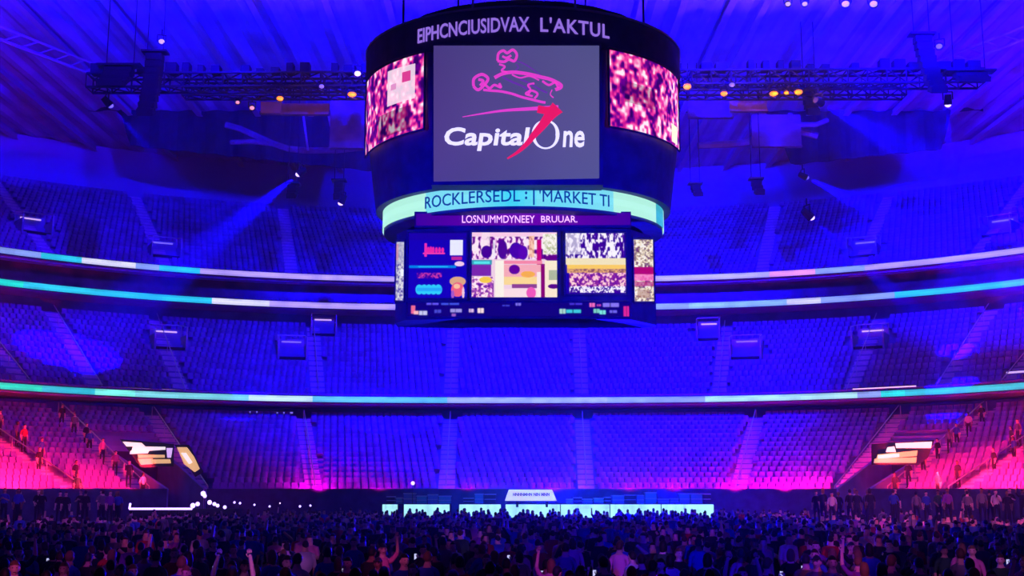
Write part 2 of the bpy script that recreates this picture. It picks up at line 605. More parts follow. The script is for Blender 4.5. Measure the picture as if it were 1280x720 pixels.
def where(px):
    words = ['far left edge of the photo', 'left corner of the bowl', 'left of the scoreboard', 'under the left end of the scoreboard', 'under the middle of the scoreboard',
             'under the right end of the scoreboard', 'right of the scoreboard', 'right corner of the bowl', 'far right edge of the photo']
    lim = [90, 300, 480, 600, 700, 830, 960, 1140]
    for w, l in zip(words, lim):
        if px < l:
            return w
    return words[-1]


for tn in ('lower', 'mid', 'upper'):
    rows, ds, dz = tiers[tn]
    for u, px in zip(TIER_AISLES[tn], PLACE[tn][1]):
        mb = MB()
        for i, (s, z) in enumerate(rows):
            for h in (0, 1):
                mb.box(pt(u, s + ds * (0.25 + 0.5 * h), z + dz * 0.5 * h + 0.03 + 0.03 * h - (0 if h == 0 else dz * 0.25)), (1.15, ds * 0.5, 0.08 if h == 0 else dz * 0.5 + .06), ang(u) - math.pi / 2)
        struct(mb.build('aisle_stairs', M['stair']))
        if tn != 'upper':
            r = empty('handrail', pt(u, rows[0][0], rows[0][1]), 'metal handrail down the %s aisle from the left in the %s' % (ORD[PLACE[tn][1].index(px)], PLACE[tn][0]), 'handrail')
            top = MB()
            top.bar(pt(u, rows[0][0] + .4, rows[0][1] + .95), pt(u, rows[-1][0], rows[-1][1] + .95), 0.04, 5)
            top.build('top_rail', M['rail'], r)
            for i in range(0, len(rows), 4):
                s, z = rows[i]
                MB().bar(pt(u, s + .4, z), pt(u, s + .4, z + .97), 0.03, 5).build('post', M['rail'], r)


# ------------------------------------------------------------------ LED screens
def value_noise(w, h, sx, sy, seed):
    g = np.random.default_rng(seed).random((int(h / sy) + 3, int(w / sx) + 3))
    out = np.zeros((h, w))
    for j in range(h):
        for i in range(w):
            x, y = i / sx, j / sy
            a, b = int(x), int(y)
            fx, fy = x - a, y - b
            fx, fy = fx * fx * (3 - 2 * fx), fy * fy * (3 - 2 * fy)
            out[j, i] = (g[b, a] * (1 - fx) + g[b, a + 1] * fx) * (1 - fy) + (g[b + 1, a] * (1 - fx) + g[b + 1, a + 1] * fx) * fy
    return out


def screen_mesh(name, img, fn, parent):
    """img: H x W x 3 emission colours (row 0 on top); fn(u, v) -> world point, v up"""
    h, w = img.shape[:2]
    vs = []
    for j in range(h + 1):
        for i in range(w + 1):
            vs.append(tuple(fn(i / w, 1 - j / h)))
    fs = [(j * (w + 1) + i, (j + 1) * (w + 1) + i, (j + 1) * (w + 1) + i + 1, j * (w + 1) + i + 1) for j in range(h) for i in range(w)]
    me = bpy.data.meshes.new(name)
    me.from_pydata(vs, [], fs)
    at_ = me.color_attributes.new('picture', 'FLOAT_COLOR', 'CORNER')
    c = np.ones((h * w, 4, 4), dtype=np.float32)
    c[:, :, :3] = img.reshape(-1, 1, 3)
    at_.data.foreach_set('color', c.reshape(-1))
    me.materials.append(M['screen'])
    o = bpy.data.objects.new(name, me)
    COL.objects.link(o)
    if parent is not None:
        o.parent = parent
        o.matrix_parent_inverse = parent_inv(parent)
    return o


def ramp(n, stops):
    n = np.clip(n, 0, 1)
    out = np.zeros(n.shape + (3,))
    xs_ = [s[0] for s in stops]
    for k in range(3):
        out[..., k] = np.interp(n, xs_, [s[1][k] for s in stops])
    return out


def text_mesh(body, size, bold=0.0, shear=0.0, space=1.0, width=None):
    c = bpy.data.curves.new('lettering', 'FONT')
    c.body = body
    c.size = size
    c.offset = bold
    c.shear = shear
    c.space_character = space
    c.resolution_u = 3
    c.align_x = 'CENTER'; c.align_y = 'CENTER'
    o = bpy.data.objects.new('lettering_src', c)
    COL.objects.link(o)
    bpy.context.view_layer.update()
    dg = bpy.context.evaluated_depsgraph_get()
    me = bpy.data.meshes.new_from_object(o.evaluated_get(dg))
    bpy.data.objects.remove(o); bpy.data.curves.remove(c)
    vs = [v.co.copy() for v in me.vertices]
    fs = [tuple(p.vertices) for p in me.polygons]
    bpy.data.meshes.remove(me)
    x0, x1 = min(v.x for v in vs), max(v.x for v in vs)
    y0, y1 = min(v.y for v in vs), max(v.y for v in vs)
    k = (width / (x1 - x0)) if width else 1.0
    vs = [((v.x - (x0 + x1) / 2) * k, (v.y - (y0 + y1) / 2)) for v in vs]
    return vs, fs, (y1 - y0)


def letters(name, body, fn, height, width, m, parent, bold=0.0, shear=0.0, thick=0.03, space=1.0):
    """lettering of a given height and width wrapped by fn(x, y) -> (point, normal)"""
    vs, fs, hh = text_mesh(body, height, bold, shear, space, width)
    k = height / hh
    mb = MB()
    front = [fn(x, y * k) for x, y in vs]
    nv = len(vs)
    pts = [p + n_ * thick for p, n_ in front] + [p for p, n_ in front]
    fs2 = [f for f in fs]
    edges = {}
    for f in fs:
        for a, b in zip(f, f[1:] + f[:1]):
            edges[(a, b)] = 1
    side = [(a, b, b + nv, a + nv)[::-1] for (a, b) in edges if (b, a) not in edges]
    mb.add(pts, fs2 + side)
    return mb.build(name, m, parent)


# ------------------------------------------------------------------ scoreboard
SB_Y = 52.0
SBX = at(654, 360, SB_Y).x
sb = empty('hanging_scoreboard', (SBX, SB_Y, zat(398, 47)), 'huge round video scoreboard hanging over the arena floor with logo screen', 'scoreboard')


DK = 0.88


def cyl_pt(r, a, z, ry=None):
    """a = 0 faces the camera, grows to the right"""
    ry = r * DK if ry is None else ry
    return Vector((SBX + r * math.sin(a), SB_Y - ry * math.cos(a), z))


def ring_part(name, prof, m, ry_k=DK, n=72, a0=-math.pi, a1=math.pi, parent=sb, closed=True):
    mb = MB()
    P = len(prof)
    full = abs((a1 - a0) - 2 * math.pi) < 1e-6
    cnt = n if full else n + 1
    for i in range(cnt):
        a = a0 + (a1 - a0) * i / n
        for r, z in prof:
            mb.v.append(tuple(cyl_pt(r, a, z, r * ry_k)))
    for i in range(n):
        i2 = (i + 1) % cnt
        for j in range(P if closed else P - 1):
            j2 = (j + 1) % P
            mb.f.append((i * P + j, i2 * P + j, i2 * P + j2, i * P + j2)); mb.mi.append(0)
    return mb.build(name, m, parent)


RD = 6.95
zt1, zt0 = zat(11, SB_Y - RD * DK), zat(54, SB_Y - RD * DK)
zd0 = zat(228.5, SB_Y - 6.5 * DK)
ring_part('top_sign_band', [(RD + .12, zt0), (RD + .12, zt1), (RD - .5, zt1 + .25), (RD - .5, zt0)], M['housing'])
ring_part('drum_housing', [(RD, zt0), (RD - .05, zt0 - 2.5), (RD - .45, zd0), (0.5, zd0), (0.5, zt1 + .2), (RD - .6, zt1 + .2)], M['housing'])
# thin bright outline of the upper rim
ring_part('rim_trim', [(RD + .16, zt1 + .02), (RD + .16, zt1 + .10), (RD, zt1 + .10), (RD, zt1 + .02)], M['rail'])


def on_top(x0):
    def fn(x, y):
        a = (x + x0) / (RD + .14)
        return cyl_pt(RD + .13, a, (zt0 + zt1) / 2 + 0.02 + y), Vector((math.sin(a), -math.cos(a), 0))
    return fn


k45 = (SB_Y - RD) / F_PX * 1.03
top_band = [c for c in sb.children if c.name.startswith('top_sign_band')][0]


def a_of(px, r, k=1.0):
    """angle on a scoreboard ring of radius r seen at photo column px"""
    t = (px - 640) / F_PX
    best = min(np.linspace(-1.5, 1.5, 3001), key=lambda a: abs((SBX + r * math.sin(a)) - t * (SB_Y - r * k * math.cos(a)) * 1.035))
    return float(best)


def wrap_letters(name, body, px0, px1, r, ky, zc, h, m, parent, **kw):
    a0, a1 = a_of(px0, r, ky), a_of(px1, r, ky)
    w = (a1 - a0) * r
    ac = (a0 + a1) / 2

    def fn(x, y):
        a = ac + x / r
        p = cyl_pt(r + .02, a, zc + y, r * ky + .02)
        nn = Vector((math.sin(a) * ky, -math.cos(a), 0)).normalized()
        return p, nn
    o = letters(name, body, fn, h, w, m, parent, **kw)
    return o


wrap_letters('lettering', "EIPHCNCIUSIDVAX", 521, 662, RD + .12, DK, (zt0 + zt1) / 2 + .02, 0.62, M['letter_lilac'], top_band, bold=0.008)
wrap_letters('lettering', "L'AKTUL", 676, 763, RD + .12, DK, (zt0 + zt1) / 2 + .02, 0.62, M['letter_lilac'], top_band, bold=0.008, space=1.1)

# main flat screen
YM = SB_Y - RD * DK - 0.12
c00, c10, c01, c11 = at(542, 227, YM), at(749, 223, YM), at(542, 57, YM), at(749, 57, YM)


def quad_fn(a, b, c, d):
    return lambda u, v: (a * (1 - u) + b * u) * (1 - v) + (c * (1 - u) + d * u) * v


W_, H_ = 56, 46
uu, vv = np.meshgrid(np.linspace(0, 1, W_), np.linspace(1, 0, H_))
img = np.zeros((H_, W_, 3))
img[..., 0] = 0.070 + 0.020 * uu + 0.01 * np.sin(vv * 3)
img[..., 1] = 0.045 + 0.045 * uu
img[..., 2] = 0.235 + 0.03 * uu
img *= (0.93 + 0.10 * value_noise(W_, H_, 14, 14, 3))[..., None]
mfn = quad_fn(c00, c10, c01, c11)
mb = MB()
cc = (c00 + c11) / 2
mb.box((cc.x, YM + 0.48, cc.z), ((c10 - c00).x + .25, 0.9, (c01 - c00).z + .25))
mb.build('screen_frame', M['housing'], sb)
main = screen_mesh('main_screen', img, mfn, sb)


def mp(px, py, d=0.03):
    return at(px, py, YM - d)


def strip(pts, w, m, name, parent, d=0.05, taper=None):
    """ribbon-like stroke standing a little off the screen: pixel polyline -> solid stroke"""
    P3 = [mp(x, y, d) for x, y in pts]
    mb = MB()
    n = len(P3)
    for i, p in enumerate(P3):
        a, b = P3[max(i - 1, 0)], P3[min(i + 1, n - 1)]
        t = (b - a); t.y = 0; t.normalize()
        nn = Vector((-t.z, 0, t.x))
        ww = w * (taper(i / (n - 1)) if taper else 1) * 0.5
        for off in (nn * ww, -nn * ww):
            mb.v.append(tuple(p + off)); mb.v.append(tuple(p + off + Vector((0, d * .8, 0))))
    for i in range(n - 1):
        a = i * 4; b = a + 4
        for q in ((a, a + 2, b + 2, b), (a, b, b + 1, a + 1), (a + 2, a + 3, b + 3, b + 2)):
            mb.f.append(q); mb.mi.append(0)
    return mb.build(name, m, parent)


def smooth_pts(pts, k=6):
    out = []
    n = len(pts)
    for i in range(n - 1):
        p0, p1, p2, p3 = pts[max(i - 1, 0)], pts[i], pts[i + 1], pts[min(i + 2, n - 1)]
        for j in range(k):
            t = j / k
            out.append(tuple(0.5 * ((2 * p1[c]) + (-p0[c] + p2[c]) * t + (2 * p0[c] - 5 * p1[c] + 4 * p2[c] - p3[c]) * t * t + (-p0[c] + 3 * p1[c] - 3 * p2[c] + p3[c]) * t ** 3) for c in (0, 1)))
    out.append(tuple(pts[-1]))
    return out


# the emblem: a sketched winged outline in magenta
emb = [
    ([(622, 76), (623, 67), (629, 63), (634, 66), (641, 62), (646, 68), (643, 76), (636, 74), (630, 77), (622, 76)], 0.10),
    ([(628, 70), (633, 72), (639, 69)], 0.08),
    ([(624, 80), (631, 83), (627, 88), (634, 90)], 0.07),
    ([(618, 97), (628, 92), (640, 90), (652, 91), (664, 93), (676, 96), (688, 99), (700, 105), (701, 109), (694, 112)], 0.13),
    ([(592, 108), (592, 99), (598, 94), (604, 93), (610, 98), (606, 105), (598, 112), (592, 108)], 0.11),
    ([(598, 99), (604, 101), (600, 107)], 0.10),
    ([(606, 105), (612, 110), (618, 106), (626, 109), (624, 104)], 0.09),
    ([(604, 112), (614, 113), (626, 114), (640, 117), (652, 121), (664, 124), (676, 127), (682, 128)], 0.09),
    ([(668, 104), (660, 106), (663, 112), (657, 117), (666, 120)], 0.07),
    ([(678, 101), (686, 106), (694, 103), (698, 110)], 0.08),
    ([(660, 119), (664, 113), (672, 117), (668, 123)], 0.08),
    ([(690, 112), (688, 118), (692, 122)], 0.04),
    ([(640, 93), (650, 97), (662, 95), (674, 100)], 0.05),
]
for pts, w in emb:
    strip(smooth_pts(pts), w, M['magenta'], 'emblem_stroke', main)
for pts, w in ([[(646, 76), (656, 80), (668, 88), (676, 94)], 0.05], [[(628, 96), (640, 102), (654, 108), (664, 114)], 0.08], [[(650, 99), (660, 103), (672, 110), (684, 116)], 0.07], [[(645, 80), (648, 84), (644, 88)], .05]):
    strip(smooth_pts(pts), w, M['violet'], 'emblem_stroke', main, d=0.035)
# the red swoosh behind the words
strip(smooth_pts([(578, 146), (602, 142), (630, 138), (660, 136), (698, 134)]), 0.17, M['magenta'], 'swoosh', main, d=0.04, taper=lambda t: 0.10 + 0.9 * t)
strip(smooth_pts([(697, 134), (688, 143), (679, 155), (668, 168), (658, 180), (647, 190), (634, 198)]), 0.55, M['swoosh'], 'swoosh', main, d=0.07, taper=lambda t: 1.0 - 0.92 * t ** 0.8)
strip(smooth_pts([(672, 136), (684, 138), (694, 136)]), 0.30, M['swoosh'], 'swoosh', main, d=0.045)


def flat_letters(body, pxc, pyc, wpx, hpx, m, name='lettering', **kw):
    k = YM / F_PX * 1.045
    c = mp(pxc, pyc, 0.02)
    fn = lambda x, y: (c + Vector((x, 0, y)), Vector((0, -1, 0)))
    return letters(name, body, fn, hpx * k, wpx * k, m, main, **kw)


flat_letters('Capital', 609, 174, 106, 30, M['letter_white'], bold=0.022, shear=0.12, thick=0.04)
mb = MB()   # large thin O
kk = YM / F_PX * 1.03
oc = mp(682, 168, 0.03)
n = 40
for i in range(n):
    a = 2 * math.pi * i / n
    ww = 4.4 - 2.2 * abs(math.sin(a))
    for rx, rz, dy in ((17.5, 19.0, 0), (17.5 - ww - .6, 19 - ww * .8, 0), (17.5 - ww - .6, 19 - ww * .8, .03), (17.5, 19.0, .03)):
        mb.v.append((oc.x + rx * kk * math.cos(a), oc.y + dy - .02, oc.z + rz * kk * math.sin(a)))
for i in range(n):
    for j in range(4):
        i2, j2 = (i + 1) % n, (j + 1) % 4
        mb.f.append((i * 4 + j, i * 4 + j2, i2 * 4 + j2, i2 * 4 + j)); mb.mi.append(0)
mb.build('lettering', M['letter_white'], main)
flat_letters('ne', 717, 174, 27, 21, M['letter_white'], bold=0.012, shear=0.1, thick=0.04)

# curved side screens
PINKS = [(0, (0.03, 0.0, 0.12)), (0.30, (0.16, 0.0, 0.30)), (0.45, (0.65, 0.01, 0.28)), (0.60, (1.0, 0.05, 0.38)), (0.76, (1.0, 0.30, 0.60)), (0.92, (1.1, 0.90, 1.0))]


def crowd_img(w, h, seed, stops, sx=2.2, sy=4.5):
    a = value_noise(w, h, sx, sy, seed)
    b = value_noise(w, h, sx * 0.6, sy * 0.5, seed + 1)
    n = 0.5 + (a * 0.55 + b * 0.45 - 0.5) * 1.75
    return ramp(n, stops)


def side_screen(name, px0, px1, tops, bots, seed, fix=None):
    """photo columns px0..px1, top rows and bottom rows (at px0, at px1)"""
    r = RD + .10
    a0, a1 = a_of(px0, r, DK), a_of(px1, r, DK)
    z = lambda py, a: zat(py, SB_Y - r * DK * math.cos(a))
    zt = (z(tops[0], a0), z(tops[1], a1)); zb_ = (z(bots[0], a0), z(bots[1], a1))
    w, h = 80, 104
    im = crowd_img(w, h, seed, PINKS, 3.4, 10)
    if fix:
        fix(im)

    def fn(u, v):
        a = a0 + (a1 - a0) * u
        top = zt[0] * (1 - u) + zt[1] * u
        bot = zb_[0] * (1 - u) + zb_[1] * u
        return cyl_pt(r, a, bot * (1 - v) + top * v)
    o = screen_mesh(name, im, fn, sb)
    mb = MB()
    for i in range(20):
        for q, dd in (((i / 20, -0.012), 0), (((i + 1) / 20, -0.012), 0)):
            pass
    ringpts = [fn(i / 20, -0.015) for i in range(21)] + [fn(1, j / 8) for j in range(9)] + [fn(1 - i / 20, 1.015) for i in range(21)] + [fn(0, 1 - j / 8) for j in range(9)]
    mb.path(ringpts, 0.05, 4)
    mb.build('screen_frame', M['housing'], o)
    return o


def fixL(im):
    im[12:60, 44:72] = im[12:60, 44:72] * .25 + np.array((1.1, .85, 1.0)) * .75
    im[20:34, 60:68] = (.75, .05, .3)
    im[32:40, 48:54] = (.8, .3, .6)
    im[68:100, 32:68] *= 0.45


def fixR(im):
    im[74:100, 62:74] = (1.2, 1.1, .7)
    im[40:68, 12:40] *= 0.6


def smear_blur(im):
    return im


side_screen('side_screen', 457, 530, (98, 66), (196, 160), 11, fixL)
side_screen('side_screen', 762, 849, (60, 100), (157, 188), 23, fixR)
# back-facing screens, same board from behind
for k_, (a0, a1) in enumerate(((2.0, 2.7), (-2.7, -2.0))):
    im = crowd_img(24, 24, 31 + k_, PINKS)
    zz0, zz1 = zat(165, SB_Y - RD), zat(64, SB_Y - RD)
    screen_mesh('side_screen', im, (lambda a0, a1: lambda u, v: cyl_pt(RD + .1, a0 + (a1 - a0) * u, zz0 * (1 - v) + zz1 * v))(a0, a1), sb)

# lit ring
RR, RK = 6.2, 0.86
zr1, zr0 = zat(231.5, SB_Y - RR * RK), zat(257.5, SB_Y - RR * RK)
ring_part('ring_housing', [(RR - .06, zr0 - .12), (RR - .06, zr1 + .12), (RR - .9, zr1 + .25), (RR - .9, zr0 - .12)], M['housing'], RK)
n = 160
im = np.zeros((3, n, 3))
for i in range(n):
    a = -math.pi + 2 * math.pi * (i + .5) / n
    p = cyl_pt(RR, a, zr0, RR * RK)
    q = to_px(p)[0]
    g = 0.0
    if math.cos(a) > 0:
        g = max(0, 1 - abs(q - 640) / 55) if q < 668 else 0.35 * max(0, 1 - abs(q - 700) / 60)
    mint = np.array((0.50, 1.0, 0.80)); cy_ = np.array((0.05, 0.70, 0.95)); pale = np.array((0.22, 0.80, 0.92))
    if math.cos(a) > 0 and 530 < q < 765:
        c = pale * (1 - g) + cy_ * g
    else:
        c = mint
    if math.cos(a) > 0 and 821 < q < 829:
        c = np.array((0.05, 0.5, 0.6))
    im[:, i] = c
im[0] *= 0.92; im[2] *= 0.95
ringscr = screen_mesh('ring_screen', im, lambda u, v: cyl_pt(RR, -math.pi + 2 * math.pi * u, zr0 * (1 - v) + zr1 * v, RR * RK), sb)
zrc = (zr0 + zr1) / 2
wrap_letters('lettering', 'ROCKLERSEDL', 533, 650, RR, RK, zrc, 0.50, M['letter_teal'], ringscr, bold=0.0)
wrap_letters('lettering', ':', 656, 659, RR, RK, zrc, 0.32, M['letter_teal'], ringscr, bold=0.012)
wrap_letters('lettering', "I", 666, 668, RR, RK, zrc, 0.78, M['letter_teal'], ringscr, bold=0.0)
wrap_letters('lettering', "'MARKET TI", 674, 760, RR, RK, zrc, 0.50, M['letter_teal'], ringscr, bold=0.0)

# lower box
low_px = [(495, 49.0), (507, 48.1), (585, 47.6), (702, 47.6), (789, 48.0), (819, 49.6)]
hy = lambda px: float(np.interp(px, [a for a, _ in low_px], [b for _, b in low_px]))
LBX = (at(657, 300, SB_Y).x)
zl1, zl0 = zat(284, 47.6), zat(398, 47.6)
fpts = [(at(px, 330, Y).x, Y) for px, Y in low_px]
bpts = [(2 * LBX - x, 50.4 if 0 < i < 5 else 50.1) for i, (x, y) in enumerate(fpts)]
poly = fpts + bpts
mb = MB()
nP = len(poly)
mb.add([(x, y, zl0) for x, y in poly] + [(x, y, zl1) for x, y in poly] + [(LBX, 49.2, zl0 + .5)], [(i, (i + 1) % nP, nP + (i + 1) % nP, nP + i) for i in range(nP)] + [tuple(range(nP, 2 * nP))] + [((i + 1) % nP, i, 2 * nP) for i in range(nP)])
mb.build('lower_housing', M['housing'], sb)
# collar above with purple strip display
YS = SB_Y - RR * RK - 0.55 + 0.9
mb = MB()
pa, pb = at(518, 266, 47.9), at(789, 283, 47.9)
mb.box(((pa.x + pb.x) / 2, 49.6, (pa.z + pb.z) / 2), (pb.x - pa.x, 3.4, pa.z - pb.z + .1))
mb.box(((pa.x + pb.x) / 2, 50.5, (pa.z + zd0) / 2), (pb.x - pa.x - 2, 1.6, abs(zd0 - pa.z) + .2))
mb.build('collar_housing', M['housing'], sb)
q0, q1, q2, q3 = at(520, 282, 47.85), at(788, 281, 47.85), at(520, 267, 47.85), at(788, 266, 47.85)
im = np.zeros((4, 40, 3))
for i in range(40):
    t = 1 - abs(i - 20) / 20
    im[:, i] = (0.05 + 0.10 * t, 0.0, 0.30 + .08 * t)
strip_scr = screen_mesh('strip_screen', im, quad_fn(q0, q1, q2, q3), sb)


def plane_letters(body, pxc, pyc, wpx, hpx, Y, m, parent, **kw):
    k = Y / F_PX * 1.01
    c = at(pxc, pyc, Y)
    return letters('lettering', body, lambda x, y: (c + Vector((x, 0, y)), Vector((0, -1, 0))), hpx * k, wpx * k, m, parent, **kw)


plane_letters('LOSNUMMDYNEEY', 623, 274, 92, 9.5, 47.83, M['letter_pink'], strip_scr, bold=0.0)
plane_letters('BRUUAR.', 699, 274, 46, 8.5, 47.83, M['letter_pink'], strip_scr, bold=0.0)


# canvas painter in photo pixels (half-pixel cells)
class Canvas:
    def __init__(s, x0, y0, x1, y1, res=1.5, bg=(0, 0, 0.1)):
        s.x0, s.y0, s.x1, s.y1 = x0, y0, x1, y1
        s.k = 2.2 / res; res = 2.2 if (x1 - x0) < 200 else res
        s.w, s.h = int((x1 - x0) * res), int((y1 - y0) * res)
        s.im = np.zeros((s.h, s.w, 3)); s.im[:] = bg
        s.X, s.Y = np.meshgrid(x0 + (np.arange(s.w) + .5) * (x1 - x0) / s.w, y0 + (np.arange(s.h) + .5) * (y1 - y0) / s.h)

    def rect(s, x0, y0, x1, y1, c, a=1.0):
        m = (s.X >= x0) & (s.X <= x1) & (s.Y >= y0) & (s.Y <= y1)
        s.im[m] = s.im[m] * (1 - a) + np.array(c) * a

    def ell(s, cx, cy, rx, ry, c, a=1.0):
        m = ((s.X - cx) / rx) ** 2 + ((s.Y - cy) / ry) ** 2 <= 1
        s.im[m] = s.im[m] * (1 - a) + np.array(c) * a

    def noise(s, x0, y0, x1, y1, stops, sx, sy, seed):
        m = (s.X >= x0) & (s.X <= x1) & (s.Y >= y0) & (s.Y <= y1)
        a = value_noise(s.w, s.h, sx * s.k, sy * s.k, seed); b = value_noise(s.w, s.h, sx * .5 * s.k, sy * .5 * s.k, seed + 5)
        s.im[m] = ramp(.5 + (a * .6 + b * .4 - .5) * 1.8, stops)[m]


def board(canvas, Y0=None, Y1=None, name='video_screen', parent=sb, off=0.10):
    c = canvas
    for _ in range(1):
        q = np.pad(c.im, ((1, 1), (1, 1), (0, 0)), 'edge')
        c.im = (q[:-2, 1:-1] + q[2:, 1:-1] + q[1:-1, :-2] + q[1:-1, 2:] + 3 * q[1:-1, 1:-1]) / 7
    Y0, Y1 = hy(c.x0), hy(c.x1)
    P_ = [at(c.x0, c.y1, Y0 - off), at(c.x1, c.y1, Y1 - off), at(c.x0, c.y0, Y0 - off), at(c.x1, c.y0, Y1 - off)]
    P_[2].x, P_[3].x = P_[0].x, P_[1].x
    o = screen_mesh(name, c.im, quad_fn(*P_), parent)
    f = MB(); f.path([P_[0], P_[1], P_[3], P_[2], P_[0]], 0.05, 4); f.build('screen_frame', M['housing'], o)
    return o


# centre video picture
C = Canvas(588, 289, 698, 373, 1.4, (0.9, .65, .75))
C.noise(588, 296, 698, 324, [(0, (.05, 0, .16)), (.40, (.22, 0, .30)), (.52, (.9, .5, .8)), (.7, (1, .85, .9))], 5, 9, 41)
C.rect(588, 289, 698, 295, (1, .62, .8)); C.rect(602, 289, 612, 312, (1.0, .8, .85), .7); C.rect(616, 300, 619, 322, (.9, .85, .95), .8)
C.ell(608, 315, 7, 8, (.06, 0, .25)); C.ell(628, 312, 6, 12, (.07, 0, .25)); C.ell(645, 313, 8, 10, (.06, 0, .35)); C.ell(654, 316, 6, 9, (.1, 0, .4))
C.rect(661, 295, 668, 322, (1.0, .5, .08), .6); C.rect(671, 300, 677, 340, (.55, .0, .15)); C.noise(679, 292, 697, 318, [(0, (.5, .55, .25)), (.6, (1, .95, .85))], 3, 3, 44)
C.ell(692, 323, 11, 4, (.12, 0, .2)); C.rect(588, 325, 615, 331, (.04, .35, .45)); C.rect(592, 327, 612, 330, (.1, .8, .8)); C.rect(588, 331, 614, 345, (.2, .02, .38))
C.noise(588, 346, 617, 373, [(0, (.12, 0, .3)), (.45, (.5, .1, .5)), (.6, (1, .6, .7)), (.9, (1, .9, .95))], 4, 4, 46)
C.ell(607, 350, 8, 4, (1, .65, .02)); C.rect(619, 326, 630, 372, (1.0, .92, .78)); C.rect(630, 326, 678, 330, (.95, .25, .35))
C.rect(630, 331, 678, 346, (.95, .42, .45)); C.ell(643, 337, 7, 6, (.12, 0, .28)); C.rect(630, 346, 678, 356, (1, .72, .25))
C.ell(660, 343, 9, 4, (1, .45, .02)); C.rect(640, 355, 672, 360, (.28, .05, .25)); C.rect(630, 361, 678, 373, (1, .75, .75)); C.ell(664, 366, 6, 7, (.9, .1, .45))
C.rect(671, 340, 676, 373, (1, .85, .8)); C.rect(676, 330, 681, 373, (.25, .0, .12)); C.rect(681, 326, 698, 373, (1, .85, .6)); C.rect(686, 338, 698, 350, (.45, .5, .3)); C.ell(692, 358, 7, 3, (.1, 0, .2))
board(C, 47.6, 47.6)
# right video picture
C = Canvas(706, 290, 784, 369, 1.5, (0.02, 0.0, 0.25))
WH = [(0, (.03, .0, .2)), (.42, (.08, 0, .35)), (.52, (.75, .65, .8)), (.75, (1, .95, 1))]
C.noise(707, 290, 781, 324, WH, 3.6, 8, 51)
C.rect(707, 290, 726, 318, (.92, .85, .92), .5)
C.rect(707, 323, 784, 331, (.92, .80, .45)); C.rect(709, 331, 784, 338, (1.0, .62, .05)); C.noise(709, 336, 784, 341, [(0, (.2, .02, .05)), (1, (1, .55, .1))], 3, 2, 53)
C.noise(712, 341, 784, 358, [(0, (.12, 0, .3)), (.45, (.35, .02, .25)), (.6, (.95, .4, .6)), (.85, (1, .7, .6))], 3.4, 4, 55)
C.noise(712, 358, 782, 366, WH, 3, 3, 57)
C.rect(706, 341, 711, 369, (0.01, 0.0, 0.3))
board(C, 47.75, 48.5)
# left advert panel
C = Canvas(509, 290, 584, 374, 1.5, (0.006, 0.0, 0.40))
C.rect(509, 290, 584, 300, (.01, 0, .30))
for px_, h_ in ((532, 13), (535, 9), (538, 10), (541, 9), (545, 8), (549, 8), (553, 7)):
    C.ell(px_, 313, 1.7, h_ / 2, (.85, .02, .32))
C.rect(528, 316, 556, 318, (.95, .05, .35)); C.rect(530, 304, 533, 321, (.85, .03, .35))
C.rect(562, 300, 578, 319, (.85, .85, 1.0)); C.rect(564, 321, 577, 325, (.5, .02, .25)); C.ell(574, 330, 6, 3, (.9, .6, .8))
C.rect(511, 332, 570, 335, (.0, .22, .75)); C.rect(522, 333, 560, 334.5, (.02, .5, .9))
C.noise(521, 341, 552, 348, [(0, (.01, 0, .3)), (.5, (.1, 0, .3)), (.9, (.7, .05, .3))], 2.5, 2.5, 61)
for a_ in (524, 530, 536, 542, 548):
    C.ell(a_, 362, 4.6, 6.2, (.03, .62, .95))
C.rect(521, 360, 552, 364, (.02, .40, .95)); 
C.ell(572, 352, 10, 6, (.75, .40, .15)); C.ell(572, 362, 8, 9, (.9, .12, .14)); C.ell(571, 358, 4, 3, (1, .55, .25)); C.ell(566, 368, 2, 5, (.4, .1, .5)); C.ell(579, 366, 1.6, 7, (.9, .6, .7))
board(C, 48.6, 47.75)
# narrow side screens
C = Canvas(494, 301, 505.5, 377, 1.6)
C.noise(494, 301, 506, 377, [(0, (.02, 0, .3)), (.4, (.3, .25, .5)), (.6, (.6, .6, .7)), (.9, (.8, .8, .75))], 3, 4, 71)
C.rect(494, 301, 506, 330, (.50, .50, .62), .65); C.rect(494, 305, 497, 325, (.7, .2, .3), .6); C.rect(500, 337, 505, 345, (.9, .95, 1)); 
board(C, 52.4, 49.0)
C = Canvas(792, 298, 818, 378, 1.4)
C.noise(792, 298, 818, 378, [(0, (.15, .02, .12)), (.4, (.5, .4, .25)), (.55, (.9, .75, .5)), (.9, (1, .95, .85))], 3.5, 3.5, 81)
C.rect(792, 334, 818, 343, (.45, .0, .12)); C.rect(792, 343, 818, 351, (1, .12, .5), .8); C.rect(792, 352, 818, 358, (.5, .0, .18), .8); C.rect(797, 362, 812, 372, (.4, .15, .05), .6)
board(C, 48.9, 52.2)
